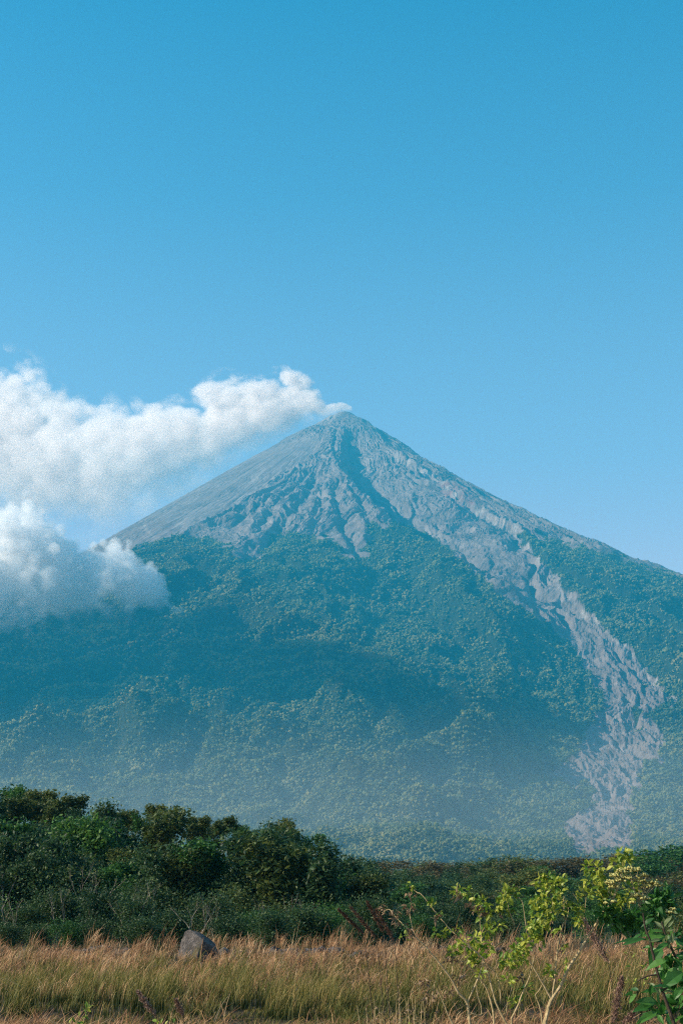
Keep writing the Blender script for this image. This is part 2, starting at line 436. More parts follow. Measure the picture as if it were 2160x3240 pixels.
c = mixc(nt, aa, red, ash); c = mixc(nt, pa, c, pale)
shaded_soil = ramp(nt, n2, [(.35, (.012, .020, .010)), (.65, (.030, .038, .018))])  # forest floor, its colour darkened to read as shade between the crowns
c = mixc(nt, fa, c, shaded_soil)
b = nt.nodes.new('ShaderNodeBsdfPrincipled'); b.inputs['Roughness'].default_value = .95; b.inputs['Specular IOR Level'].default_value = .1
nt.links.new(c, b.inputs['Base Color'])
bp = nt.nodes.new('ShaderNodeBump'); bp.inputs['Strength'].default_value = .8; bp.inputs['Distance'].default_value = 11.0
nt.links.new(math_n(nt, 'MULTIPLY', n2, math_n(nt, 'MULTIPLY_ADD', aa, -.85, 1.0)), bp.inputs['Height']); nt.links.new(bp.outputs[0], b.inputs['Normal'])
nt.links.new(b.outputs[0], out.inputs['Surface'])
volcano = tag(mesh_np('volcano', Vm, Fm, m, smooth=False), 'tall grey volcano cone with forested lower slopes and a pale ravine', 'volcano', kind='structure')
attr(volcano, 'forest', fmask.ravel()); attr(volcano, 'streak', np.clip(.5 + .45 * fbm(thw * 62, r / 520, 4, 221), 0, 1).ravel())
paleA = (np.clip(slope_pale * .8 * sstep(-.25, .35, fbm(X / 60, Y / 60, 4, 163)) + .55 * sstep(500, 120, r) * sstep(.1, -.5, th) * (fbm(X / 40, Y / 40, 3, 161) * .5 + .7), 0, 1))
trk = 0
for L in ([(545, 1160), (556, 1143), (580, 1133)], [(330, 1208), (338, 1222), (356, 1238)], [(610, 1075), (590, 1100), (560, 1125)], [(430, 1190), (415, 1205), (395, 1218)]):
    d_, s_ = seg_dist(X, Y, onto(L)); trk = trk + np.exp(-((d_ + 6 * fbm(X / 20, Y / 20, 2, 7)) / 7.0)**2) * (s_ > .02) * (s_ < .98)
paleA = np.clip(paleA + .55 * trk, 0, 1); attr(volcano, 'pale', paleA.ravel())
attr(volcano, 'ash', np.clip(smooth + sstep(.45, .2, np.abs(rav_t - .35)) * sstep(.1, .16, rav_s) * sstep(.5, .4, rav_s), 0, 1).ravel())
attr(volcano, 'strata', (in_poly(PX, PY, [(1000, 1100), (1060, 1120), (1090, 1160), (1060, 1175), (1010, 1135)]) * (fbm(X / 60, Z / 16, 2, 171) > -.1)).astype(float).ravel())

# --- forest: one mass of tree crowns
def ico():
    t = (1 + 5**.5) / 2
    V = np.array([(-1, t, 0), (1, t, 0), (-1, -t, 0), (1, -t, 0), (0, -1, t), (0, 1, t), (0, -1, -t), (0, 1, -t), (t, 0, -1), (t, 0, 1), (-t, 0, -1), (-t, 0, 1)], float)
    V /= np.linalg.norm(V[0])
    F = np.array([(0, 11, 5), (0, 5, 1), (0, 1, 7), (0, 7, 10), (0, 10, 11), (1, 5, 9), (5, 11, 4), (11, 10, 2), (10, 7, 6), (7, 1, 8), (3, 9, 4), (3, 4, 2), (3, 2, 6), (3, 6, 8), (3, 8, 9), (4, 9, 5), (2, 4, 11), (6, 2, 10), (8, 6, 7), (9, 8, 1)])
    return V, F
IV, IF = ico()
def ico2():
    V, F = IV, IF
    e = {}; V = [tuple(v) for v in V]; out_ = []
    def mid(a, b):
        k_ = (min(a, b), max(a, b))
        if k_ not in e:
            p_ = np.array(V[a]) + np.array(V[b]); p_ /= np.linalg.norm(p_); V.append(tuple(p_)); e[k_] = len(V) - 1
        return e[k_]
    for a, b, c in F:
        ab, bc, ca = mid(a, b), mid(b, c), mid(c, a)
        out_ += [(a, ab, ca), (b, bc, ab), (c, ca, bc), (ab, bc, ca)]
    return np.array(V), np.array(out_)
NTREE = 310000
cand = np.flatnonzero((fmask.ravel() > .5) & (PX.ravel() > -380) & (PX.ravel() < 1950) & (PY.ravel() < 2080) & (Y.ravel() < 8300))
area = (np.gradient(gx)[None, :] * np.gradient(gy)[:, None]).ravel()[cand]
pr = area * (5200 / Y.ravel()[cand])**1.9
pick = rng.choice(cand, NTREE, p=pr / pr.sum())
tx = X.ravel()[pick] + rng.uniform(-5, 5, NTREE); ty = Y.ravel()[pick] + rng.uniform(-5, 5, NTREE)
tz = Z.ravel()[pick] + 7 * fbm(tx / 50, ty / 50, 2, 186) 
dens = fbm(tx / 90, ty / 90, 2, 181)
size = .84 * (3.3 + 3.4 * rng.random(NTREE)**2.2 + 1.5 * dens).clip(2.5) * np.where(rng.random(NTREE) < .1, 1.35, 1)
size *= np.where(r.ravel()[pick] < 2600, .85, 1.0) * (ty / 5200).clip(.5, 1.1)**.75
jit = 1 + .32 * rng.standard_normal((NTREE, 12, 1)).clip(-1.6, 1.6)
P = IV[None] * jit * np.stack([size, size, size * rng.uniform(.75, 1.15, NTREE)], -1)[:, None, :]
a = rng.uniform(0, 6.28, NTREE); ca, sa = np.cos(a)[:, None], np.sin(a)[:, None]
P = np.stack([P[..., 0] * ca - P[..., 1] * sa, P[..., 0] * sa + P[..., 1] * ca, P[..., 2]], -1)
P += np.stack([tx, ty, tz + size * .75], -1)[:, None, :]
FF = (IF[None] + (np.arange(NTREE) * 12)[:, None, None]).reshape(-1, 3)
hue = np.clip(.42 + .34 * fbm(tx / 170, ty / 170, 4, 191) + .13 * rng.standard_normal(NTREE), 0, 1)
fm = leaf_mat('mountain_tree_crowns', [(0, (.045, .075, .026)), (.35, (.115, .135, .045)), (.7, (.19, .185, .065)), (1, (.27, .225, .10))], trans=.18, rough=.8, objvar=0, attrname='tone', spec=.15)
forest_o = tag(mesh_np('mountain_forest', P.reshape(-1, 3), FF, fm), 'dense green forest covering the lower slopes of the volcano', 'forest', kind='stuff')
attr(forest_o, 'tone', np.repeat(hue, 12))

# ------------------------------------------------------------------ haze: the air between here and the mountain
m, nt, out = newmat('hazy_air')
pv = nt.nodes.new('ShaderNodeVolumePrincipled')
pv.inputs['Color'].default_value = HAZE_COL = (.03, .59, .96, 1)
pv.inputs['Density'].default_value = 8.0e-5
pv.inputs['Anisotropy'].default_value = .0
nt.links.new(pv.outputs[0], out.inputs['Volume'])
HX0, HX1, HY0, HY1, HZ0, HZ1 = -3900, 4000, -400, 8900, -40, ZP + 14
V = [(x, y, z) for x in (HX0, HX1) for y in (HY0, HY1) for z in (HZ0, HZ1)]
F = [(0, 1, 3, 2), (4, 6, 7, 5), (0, 4, 5, 1), (2, 3, 7, 6), (0, 2, 6, 4), (1, 5, 7, 3)]
tag(mesh_np('haze', V, np.array(F), m), 'thin blue haze in the air in front of the mountain', 'haze', kind='stuff')

# mist lying in the valley at the foot of the mountain
MV, MF = ico2()
def flat_mist(name, c, rx, ry, rz, dens, lab):
    m, nt, out = newmat(name + '_vapour'); pv = nt.nodes.new('ShaderNodeVolumePrincipled')
    pv.inputs['Color'].default_value = (.84, .88, .90, 1)
    tc = nt.nodes.new('ShaderNodeTexCoord'); mp = nt.nodes.new('ShaderNodeMapping'); mp.inputs['Scale'].default_value = (1 / rx, 1 / ry, 1 / rz)
    nt.links.new(tc.outputs['Object'], mp.inputs['Vector']); ln = nt.nodes.new('ShaderNodeVectorMath'); ln.operation = 'DOT_PRODUCT'
    nt.links.new(mp.outputs[0], ln.inputs[0]); nt.links.new(mp.outputs[0], ln.inputs[1])
    e_ = math_n(nt, 'SUBTRACT', 1.0, ln.outputs['Value'], clamp=True); nt.links.new(math_n(nt, 'MULTIPLY', math_n(nt, 'MULTIPLY', e_, e_), dens), pv.inputs['Density'])
    nt.links.new(pv.outputs[0], out.inputs['Volume'])
    o = mesh_np(name, MV * np.array([rx, ry, rz]), MF, m); o.location = c
    sb = o.modifiers.new('smooth', 'SUBSURF'); sb.levels = sb.render_levels = 2
    tag(o, lab, 'mist', kind='stuff')
flat_mist('valley_mist', (-100, 2750, 80), 2500, 1000, 300, 2.5e-4, 'pale mist lying in the valley at the foot of the volcano')
flat_mist('ravine_dust', (900, 3700, 190), 700, 520, 270, 2.4e-4, 'pale dust hanging over the mouth of the ravine')
# ------------------------------------------------------------------ smoke plume and clouds (volumes in closed hulls)
def cloud_mat(name, L, H, xs, zc, zh, ratio, rho, nscale, amp, soft, fade_low, colr, steprate, seed=0.0, detail=5.0, puff=.5, aniso=.2, tail=0.0, base=.84, clip=1.06):
    """density inside a tube whose centre height and half height follow curves along local x; noise gives billows, the underside thins out"""
    m, nt, out = newmat(name)
    tc = nt.nodes.new('ShaderNodeTexCoord'); P = tc.outputs['Object']
    sp = nt.nodes.new('ShaderNodeSeparateXYZ'); nt.links.new(P, sp.inputs[0])
    xn = math_n(nt, 'DIVIDE', sp.outputs['X'], L, clamp=True)
    def curve(vals, lo, hi):
        n = nt.nodes.new('ShaderNodeFloatCurve'); c = n.mapping.curves[0]
        pts = [(min(max(x / L, 0), 1), (v - lo) / (hi - lo)) for x, v in zip(xs, vals)]
        while len(c.points) < len(pts): c.points.new(.5, .5)
        for p, q in zip(c.points, sorted(pts)): p.location = q; p.handle_type = 'AUTO_CLAMPED'
        n.mapping.update(); nt.links.new(xn, n.inputs['Value'])
        return math_n(nt, 'MULTIPLY_ADD', n.outputs[0], hi - lo, lo)
    c_ = curve(zc, -H, H); h_ = curve(zh, 0, H)
    mp = nt.nodes.new('ShaderNodeMapping')
    zoom_ = nt.nodes.new('ShaderNodeVectorMath'); zoom_.operation = 'SCALE'; nt.links.new(P, zoom_.inputs[0])
    near_ = math_n(nt, 'POWER', math_n(nt, 'SUBTRACT', 1.0, xn), 6.0)
    nt.links.new(math_n(nt, 'MULTIPLY_ADD', near_, 1.7 if tail else 0.0, 1.0), zoom_.inputs['Scale'])      # smaller puffs close to the vent
    nt.links.new(zoom_.outputs[0], mp.inputs['Vector']); mp.inputs['Location'].default_value = (seed, seed * .7, -seed)
    n1 = noise_n(nt, mp.outputs[0], nscale, detail, .58, .3)
    vo = nt.nodes.new('ShaderNodeTexVoronoi'); vo.feature = 'F1'; vo.inputs['Scale'].default_value = nscale * 2.1
    vo.normalize = False
    nt.links.new(mp.outputs[0], vo.inputs['Vector'])
    t = math_n(nt, 'DIVIDE', math_n(nt, 'SUBTRACT', sp.outputs['Z'], c_), h_)
    u = math_n(nt, 'DIVIDE', sp.outputs['Y'], math_n(nt, 'MULTIPLY', h_, ratio))
    q = math_n(nt, 'SQRT', math_n(nt, 'ADD', math_n(nt, 'MULTIPLY', t, t), math_n(nt, 'MULTIPLY', u, u)))
    nz = math_n(nt, 'MULTIPLY_ADD', math_n(nt, 'SUBTRACT', n1, .5), 2.0 * (1 - puff), 0.0)
    nz = math_n(nt, 'ADD', nz, math_n(nt, 'MULTIPLY', math_n(nt, 'SUBTRACT', .46, vo.outputs['Distance']), puff * 1.9))
    f = math_n(nt, 'ADD', math_n(nt, 'SUBTRACT', base, q), math_n(nt, 'MULTIPLY', nz, amp))
    f = math_n(nt, 'MINIMUM', f, math_n(nt, 'SUBTRACT', clip, q))
    mr = nt.nodes.new('ShaderNodeMapRange'); mr.interpolation_type = 'SMOOTHSTEP'
    # softer towards the underside
    sf = nt.nodes.new('ShaderNodeMapRange'); sf.inputs['From Min'].default_value = .5; sf.inputs['From Max'].default_value = -.8
    sf.inputs['To Min'].default_value = soft; sf.inputs['To Max'].default_value = soft * 4 + .1
    nt.links.new(t, sf.inputs['Value'])
    nt.links.new(f, mr.inputs['Value']); nt.links.new(sf.outputs[0], mr.inputs['From Max']); mr.inputs['From Min'].default_value = 0
    fd = nt.nodes.new('ShaderNodeMapRange'); fd.interpolation_type = 'SMOOTHSTEP'
    fd.inputs['From Min'].default_value = -1.0; fd.inputs['From Max'].default_value = .35
    fd.inputs['To Min'].default_value = fade_low; fd.inputs['To Max'].default_value = 1.0
    nt.links.new(t, fd.inputs['Value'])
    den = math_n(nt, 'MULTIPLY', math_n(nt, 'MULTIPLY', mr.outputs[0], fd.outputs[0]), rho)
    if tail:      # denser near the vent, thinner down wind
        den = math_n(nt, 'MULTIPLY', den, math_n(nt, 'MULTIPLY_ADD', math_n(nt, 'POWER', math_n(nt, 'SUBTRACT', 1.0, xn), 6.0), tail, 1.0))
    pv = nt.nodes.new('ShaderNodeVolumePrincipled')
    nt.links.new(mixc(nt, near_ if tail else 0.0, colr, (.90, .845, .825) if tail else colr), pv.inputs['Color']); pv.inputs['Anisotropy'].default_value = aniso
    pv.inputs['Density Attribute'].default_value = ''
    nt.links.new(den, pv.inputs['Density']); nt.links.new(pv.outputs[0], out.inputs['Volume'])
    m.cycles.volume_step_rate = steprate
    return m
def hull(name, xs, zc, zh, ratio, mat, loc, ang, grow=1.08, n=40, k=18):
    xs_ = np.linspace(min(xs), max(xs), n); o_ = np.argsort(xs)
    c_ = np.interp(xs_, np.array(xs)[o_], np.array(zc)[o_]); h_ = np.interp(xs_, np.array(xs)[o_], np.array(zh)[o_]) * grow
    ph = np.arange(k) * 2 * math.pi / k
    V = np.stack([np.broadcast_to(xs_[:, None], (n, k)), np.cos(ph)[None] * h_[:, None] * ratio, c_[:, None] + np.sin(ph)[None] * h_[:, None]], -1).reshape(-1, 3)
    i = np.arange(n - 1)[:, None] * k; j = np.arange(k)[None]; j2 = (j + 1) % k
    Q = np.stack([i + j, i + k + j, i + k + j2, i + j2], -1).reshape(-1, 4)
    V = np.vstack([V, [[xs_[0], 0, c_[0]]], [[xs_[-1], 0, c_[-1]]]])
    T = np.concatenate([np.stack([np.full(k, n * k), np.arange(k), (np.arange(k) + 1) % k], -1),
                        np.stack([np.full(k, n * k + 1), (n - 1) * k + (np.arange(k) + 1) % k, (n - 1) * k + np.arange(k)], -1)])
    T = T[:, ::-1]; Q = Q[:, ::-1]
    o = mesh_np(name, V, [T, Q], mat)
    o.location = loc; o.rotation_euler = (0, 0, ang)
    return o
def local_curves(A, e, top, bot):
    """top and bottom outlines (working-view points) on the upright plane through A along e -> local x, centre and half height"""
    e = np.array([e[0], e[1], 0.0]); e /= np.linalg.norm(e); n = np.array([e[1], -e[0], 0.0])
    def to(pts):
        d = ray(np.array(pts)[:, 0] * K, np.array(pts)[:, 1] * K); O = np.array([0, 0, CAMZ])
        s = ((A - O) @ n) / (d @ n)
        P = O + d * s[:, None] - A
        return P @ e, P[:, 2]
    xt, zt = to(top); xb, zb = to(bot)
    o1 = np.argsort(xt); zt2 = np.interp(xb, xt[o1], zt[o1])
    return list(xb), list((zt2 + zb) / 2), list(np.maximum((zt2 - zb) / 2, 6.0)), math.atan2(e[1], e[0])

# --- the plume blown from the crater towards the left and away
A = np.array([PEAK[0] + 25, PEAK[1] + 60, ZP + 30.0])
top = [(808, 930), (785, 920), (765, 924), (745, 922), (720, 880), (700, 856), (640, 842), (600, 864), (550, 852), (490, 858), (450, 900), (350, 908), (270, 905), (240, 915), (180, 895), (120, 880), (85, 840), (60, 805), (0, 790), (-100, 770), (-260, 760)]
bot = [(808, 950), (785, 954), (765, 960), (745, 972), (720, 986), (695, 1000), (640, 1036), (600, 1062), (550, 1094), (490, 1134), (450, 1160), (350, 1220), (270, 1255), (180, 1280), (120, 1286), (60, 1290), (0, 1292), (-100, 1292), (-260, 1292)]
xs, zc, zh, ang = local_curves(A, (-2650, 2500), top, bot)
x0 = min(xs); xs = [x - x0 for x in xs]
off = np.array([math.cos(ang), math.sin(ang), 0]) * x0
Lp = max(xs)
pm = cloud_mat('plume_smoke', Lp, 640.0, xs, zc, zh, .7, .0085, .0038, 1.2, .34, .42, (.995, .94, .915), .085, seed=311.0, tail=3.5, puff=.26, base=.86, detail=6.0)
plume = tag(hull('smoke_plume', xs, zc, zh, .7, pm, A + off, ang, grow=1.14), 'pale ash plume blowing left from the summit crater across the sky', 'smoke plume')

# --- the nearer cloud that hangs against the left flank
A2 = at(330 * K, 1400 * K, np.array(4880.0))
top = [(395, 1350), (378, 1318), (345, 1272), (305, 1240), (262, 1226), (220, 1228), (180, 1240), (130, 1212), (100, 1175), (60, 1150), (15, 1150), (-40, 1190), (-90, 1240), (-150, 1330)]
bot = [(395, 1384), (378, 1408), (345, 1422), (305, 1428), (262, 1434), (220, 1444), (180, 1452), (130, 1462), (100, 1470), (60, 1480), (15, 1488), (-40, 1490), (-90, 1490), (-150, 1470)]
xs, zc, zh, ang = local_curves(A2, (-1, -.12), top, bot)
x0 = min(xs); xs = [x - x0 for x in xs]
off = np.array([math.cos(ang), math.sin(ang), 0]) * x0
cm = cloud_mat('cloud_vapour', max(xs), 640.0, xs, zc, zh, 1.15, .024, .0078, 1.3, .15, .40, (.99, .985, .985), .10, seed=57.0, detail=4.0, puff=.35, base=.80, clip=1.2)
cloud = tag(hull('cloud', xs, zc, zh, 1.15, cm, A2 + off, ang, grow=1.22), 'bright topped white cloud with a blue grey underside against the left flank of the volcano', 'cloud')

off2 = off.copy()
# --- a torn wisp below its tip
A3 = at(430 * K, 1400 * K, np.array(4900.0))
top = [(424, 1398), (415, 1385), (400, 1384), (388, 1378), (380, 1380)]; bot = [(424, 1408), (415, 1424), (400, 1420), (388, 1408), (380, 1396)]
xs, zc, zh, ang = local_curves(A3, (-1, .05), top, bot)
x0 = min(xs); xs = [x - x0 for x in xs]
off = np.array([math.cos(ang), math.sin(ang), 0]) * x0
wm = cloud_mat('wisp_vapour', max(xs), 120.0, xs, zc, zh, .8, .016, .02, .9, .3, .5, (.99, .985, .985), .6, seed=15.0, puff=.2)
tag(hull('cloud_wisp', xs, zc, zh, .8, wm, A3 + off, ang, n=14, k=12), 'small torn wisp of white cloud below the tip of the large cloud', 'cloud')

# --- the cloud bank beyond the left edge of the view, whose shadow lies across the lower slopes
SHP = [(-500, 1320), (-100, 1335), (20, 1355), (150, 1408), (310, 1444), (430, 1450), (520, 1455), (620, 1505), (730, 1528), (840, 1560), (960, 1612), (1060, 1662), (1150, 1712), (1220, 1775), (1235, 1815),
       (1150, 1770), (1060, 1700), (960, 1650), (880, 1655), (850, 1680), (800, 1675), (720, 1655), (620, 1655), (570, 1630), (520, 1612), (420, 1608), (310, 1630), (250, 1675), (100, 1700), (-60, 1710), (-500, 1720)]
hvec = np.array([math.sin(SUN_AZ), math.cos(SUN_AZ), 0.0]); vvec = np.cross(SUN, hvec); vvec *= np.sign(vvec[2])
pp = []
r2 = np.random.default_rng(12)
while len(pp) < 420:
    c_ = np.stack([r2.uniform(-500, 1240, 400), r2.uniform(1150, 1840, 400)], -1)
    pp += list(c_[in_poly(c_[:, 0], c_[:, 1], SHP)])
pp = np.array(pp[:420])
xy = onto(pp); P = np.stack([xy[:, 0], xy[:, 1], zbase(xy[:, 0], xy[:, 1])], -1)
MB_ = MB(); CLA = (float((A2 + off2) @ hvec) - 330, float((A2 + off2) @ hvec) + 420)
IV2, IF2 = ico2()
for p in P:
    a_, b_ = p @ hvec, p @ vvec
    if CLA[0] < a_ < CLA[1] and b_ > 500: continue          # the nearer cloud itself gives the shade there
    z_ = 3010 + r2.uniform(-50, 60)
    c_ = (z_ - b_ * vvec[2]) / SUN[2]
    rr_ = r2.uniform(55, 115)
    MB_.add(IV2 * rr_ * np.array([1.25, 1.0, .9]) + (a_ * hvec + b_ * vvec + c_ * SUN), IF2)
m, nt, out = newmat('dense_cloud'); pv = nt.nodes.new('ShaderNodeVolumePrincipled'); pv.inputs['Density'].default_value = .03; pv.inputs['Color'].default_value = (.99, .99, .99, 1)
nt.links.new(pv.outputs[0], out.inputs['Volume'])
bank = MB_.build('cloud_bank', m)
rm = bank.modifiers.new('union', 'REMESH'); rm.mode = 'VOXEL'; rm.voxel_size = 22
tag(bank, 'broad bank of cloud to the left of the volcano', 'cloud', kind='stuff')
# ------------------------------------------------------------------ near ground
def zg(x, y):
    x = np.asarray(x, float); y = np.asarray(y, float)
    h = 3.3 * sstep(66, 102, y) * sstep(3, -11, x - .03 * (y - 90)) * sstep(420, 150, y)
    h = h - .55 * np.exp(-((y - 28.6 - .6 * np.sin(x * .35)) / 1.9)**2)
    h = h + .0 * sstep(33, 48, y + 1.5 * np.sin(x * .3)) * sstep(80, 62, y) + .10 * fbm(x / 6, y / 6, 2, 201) * sstep(500, 100, y)
    h = h + .9 * sstep(70, 160, y) * sstep(-4, 8, x) * fbm(x / 40, y / 40, 2, 203)
    h = h + 2.0 * sstep(180, 300, y) * sstep(30, 60, x * 260 / np.maximum(y, 60)) 
    return h
def pix(dx, y):
    """x of working-view column dx at depth y near the horizon"""
    return (dx - 784) / 3267.0 * y / math.cos(PITCH) * .97
gxs = np.sinh(np.linspace(-6.3, 6.3, 190)) * 14; gxs = gxs[(gxs > -3900) & (gxs < 4000)]
gys = np.concatenate([np.linspace(-390, 4, 14), np.linspace(6, 70, 110), np.geomspace(71, 2700, 120)])
GX, GY = np.meshgrid(gxs, gys)
a_, b_ = GX.shape; idx = np.arange(a_ * b_).reshape(a_, b_)
m, nt, out = newmat('dry_soil')
geo = nt.nodes.new('ShaderNodeNewGeometry'); sp = nt.nodes.new('ShaderNodeSeparateXYZ'); nt.links.new(geo.outputs['Position'], sp.inputs[0])
n1 = noise_n(nt, geo.outputs['Position'], 1.4, 6, .6); n2 = noise_n(nt, geo.outputs['Position'], .05, 5, .6)
near_c = ramp(nt, n1, [(.3, (.018, .016, .011)), (.55, (.04, .034, .024)), (.75, (.08, .065, .05))])
far_c = ramp(nt, n2, [(.3, (.02, .035, .014)), (.7, (.05, .055, .024))])
mr = nt.nodes.new('ShaderNodeMapRange'); mr.inputs['From Min'].default_value = 60; mr.inputs['From Max'].default_value = 85
nt.links.new(sp.outputs['Y'], mr.inputs['Value'])
b = nt.nodes.new('ShaderNodeBsdfPrincipled'); b.inputs['Roughness'].default_value = .95; b.inputs['Specular IOR Level'].default_value = .1
nt.links.new(mixc(nt, mr.outputs[0], near_c, far_c), b.inputs['Base Color'])
bp = nt.nodes.new('ShaderNodeBump'); bp.inputs['Strength'].default_value = .7; bp.inputs['Distance'].default_value = .08
nt.links.new(n1, bp.inputs['Height']); nt.links.new(bp.outputs[0], b.inputs['Normal']); nt.links.new(b.outputs[0], out.inputs['Surface'])
tag(mesh_np('ground', np.stack([GX, GY, zg(GX, GY)], -1).reshape(-1, 3), np.stack([idx[:-1, :-1], idx[:-1, 1:], idx[1:, 1:], idx[1:, :-1]], -1).reshape(-1, 4), m, True),
    'dry grassy valley floor in front of the volcano', 'ground', kind='structure')

# ------------------------------------------------------------------ grass (uncountable)
def blades(name, xy, height, width, bend, mat, seed, lean=(0.10, 0.0), nseg=4, droop=0.0, tone=None):
    rg = np.random.default_rng(seed); n = len(xy)
    z = zg(xy[:, 0], xy[:, 1])
    az = rg.uniform(0, 2 * math.pi, n); bd = bend * rg.random(n)**.8
    dirx = np.cos(az) * bd + lean[0] * rg.uniform(.2, 1.6, n); diry = np.sin(az) * bd + lean[1]
    wa = rg.uniform(-1.0, 1.0, n); wxv, wyv = np.cos(wa), np.sin(wa)
    t = np.linspace(0, 1, nseg + 1)[None]
    h = height[:, None]
    px_ = xy[:, 0:1] + dirx[:, None] * h * (t**2) ; py_ = xy[:, 1:2] + diry[:, None] * h * (t**2)
    dr = droop * rg.random((n, 1))**1.5
    pz_ = z[:, None] + h * (t - dr * np.clip(t - .55, 0, 1)**2 * 2.2 - .25 * bd[:, None] * t**2)
    px_ = px_ + dr * h * np.clip(t - .5, 0, 1)**1.5 * 1.1 * np.sign(dirx[:, None] + .04)
    wd = width[:, None] * (1 - .85 * t**1.3) * .5
    Lf = np.stack([px_ - wxv[:, None] * wd, py_ - wyv[:, None] * wd, pz_], -1)
    Rt = np.stack([px_ + wxv[:, None] * wd, py_ + wyv[:, None] * wd, pz_], -1)
    V = np.stack([Lf, Rt], 2).reshape(-1, 3)
    k = 2 * (nseg + 1); base = (np.arange(n) * k)[:, None]; s_ = (np.arange(nseg) * 2)[None]
    Q = np.stack([base + s_, base + s_ + 1, base + s_ + 3, base + s_ + 2], -1).reshape(-1, 4)
    o = mesh_np(name, V, Q, mat)
    hue = np.clip(rg.random(n)**1.2 * .7 + .4 * (tone if tone is not None else .5), 0, 1)
    attr(o, 'tone', np.repeat(hue, k)); attr(o, 'along', np.tile(np.repeat(t[0], 2), n))
    return o
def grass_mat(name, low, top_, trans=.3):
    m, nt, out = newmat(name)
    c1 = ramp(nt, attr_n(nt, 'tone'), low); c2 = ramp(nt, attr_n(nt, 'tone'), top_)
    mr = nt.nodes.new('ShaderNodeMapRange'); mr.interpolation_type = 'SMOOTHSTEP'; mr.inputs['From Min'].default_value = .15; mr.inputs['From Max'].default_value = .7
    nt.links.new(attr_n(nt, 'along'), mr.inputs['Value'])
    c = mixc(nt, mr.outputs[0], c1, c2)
    b = nt.nodes.new('ShaderNodeBsdfPrincipled'); b.inputs['Roughness'].default_value = .6; b.inputs['Specular IOR Level'].default_value = .25
    t = nt.nodes.new('ShaderNodeBsdfTranslucent'); nt.links.new(c, b.inputs['Base Color']); nt.links.new(c, t.inputs['Color'])
    mx = nt.nodes.new('ShaderNodeMixShader'); mx.inputs[0].default_value = trans
    nt.links.new(b.outputs[0], mx.inputs[1]); nt.links.new(t.outputs[0], mx.inputs[2]); nt.links.new(mx.outputs[0], out.inputs['Surface'])
    return m
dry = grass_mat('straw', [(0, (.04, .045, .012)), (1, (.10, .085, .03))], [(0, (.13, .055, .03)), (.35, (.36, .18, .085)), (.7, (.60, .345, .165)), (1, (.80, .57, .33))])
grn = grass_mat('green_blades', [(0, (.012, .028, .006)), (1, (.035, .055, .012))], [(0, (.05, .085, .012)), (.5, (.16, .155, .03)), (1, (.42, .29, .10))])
def field(n, y0, y1, seed, p=None, edge=1.6):
    rg = np.random.default_rng(seed); n = int(n * 1.35)
    y = np.sqrt(rg.uniform(y0**2, y1**2, n)); x = rg.uniform(-1, 1, n) * (.33 * y + edge * 2.5)
    q = np.stack([x, y], -1)
    if p is not None: q = q[rg.random(n) < p(x, y)]
    return q
clump = lambda x, y: np.clip(.55 + .9 * fbm(x / .8, y / .8, 2, 211), 0.05, 1)
stony = lambda x, y: 1 - .72 * np.clip(np.exp(-((x + 1.3) / 2.8)**2 - ((y - 56.5) / 3.4)**2) + np.exp(-((x + 9.3) / 1.7)**2 - ((y - 57.0) / 2.4)**2) + .8 * np.exp(-((x - 4.2) / 2.4)**2 - ((y - 57.5) / 2.0)**2), 0, 1)
rg = np.random.default_rng(77)
def tussocks(name, n, y0, y1, per, rad, hh, ww, bend, mat, seed, droop, label, p=None, lean=(.12, 0)):
    """grass in tufts: each tuft has its own height, density and colour"""
    rq = np.random.default_rng(seed)
    c = field(n, y0, y1, seed, p); k = (per * rq.uniform(.35, 1.5, len(c))).astype(int)
    xy = np.repeat(c, k, 0); r_ = np.repeat(rq.uniform(.5, 1.3, len(c)) * rad, k)
    off = rq.normal(0, .6, xy.shape) * r_[:, None]; xy = xy + off
    th_ = np.clip(rq.normal(1, .26, len(c)) * (1 + .45 * fbm(c[:, 0] / 3.0, c[:, 1] / 2.2, 2, seed)), .4, 1.7)
    h = np.repeat(th_, k) * rq.uniform(hh[0], hh[1], len(xy))
    wd = rq.uniform(ww[0], ww[1], len(xy)) * (.55 + .45 * xy[:, 1] / 40)
    o = blades(name, xy, h, wd, bend, mat, seed + 1, lean, droop=droop, tone=np.repeat(rq.random(len(c)), k))
    return tag(o, label, 'grass', kind='stuff')
bxc = pix(473, 54.0)
clear = lambda x, y: np.where((np.abs(x - bxc) < 1.1) & (y > 44) & (y < 57), .10, 1.0)
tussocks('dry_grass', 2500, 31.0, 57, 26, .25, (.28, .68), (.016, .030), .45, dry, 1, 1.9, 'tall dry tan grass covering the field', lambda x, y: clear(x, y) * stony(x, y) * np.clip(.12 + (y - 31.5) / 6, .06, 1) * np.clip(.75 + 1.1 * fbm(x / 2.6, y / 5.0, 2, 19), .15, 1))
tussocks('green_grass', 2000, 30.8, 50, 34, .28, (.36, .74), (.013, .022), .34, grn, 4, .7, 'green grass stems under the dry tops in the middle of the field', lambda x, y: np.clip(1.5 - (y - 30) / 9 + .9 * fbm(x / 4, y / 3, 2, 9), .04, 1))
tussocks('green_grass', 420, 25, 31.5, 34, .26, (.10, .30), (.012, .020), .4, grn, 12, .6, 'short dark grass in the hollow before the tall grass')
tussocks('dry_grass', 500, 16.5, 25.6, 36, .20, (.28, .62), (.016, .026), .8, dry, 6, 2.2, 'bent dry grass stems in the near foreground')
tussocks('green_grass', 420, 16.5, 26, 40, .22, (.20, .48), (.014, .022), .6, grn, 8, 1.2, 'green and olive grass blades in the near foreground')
tussocks('dry_grass', 300, 54, 63, 20, .28, (.45, 1.0), (.016, .026), .22, dry, 10, .8, 'tall straw coloured grass along the far edge of the field', lambda x, y: clear(x, y) * stony(x, y) * np.where(x > bxc - .8, 1, .35))

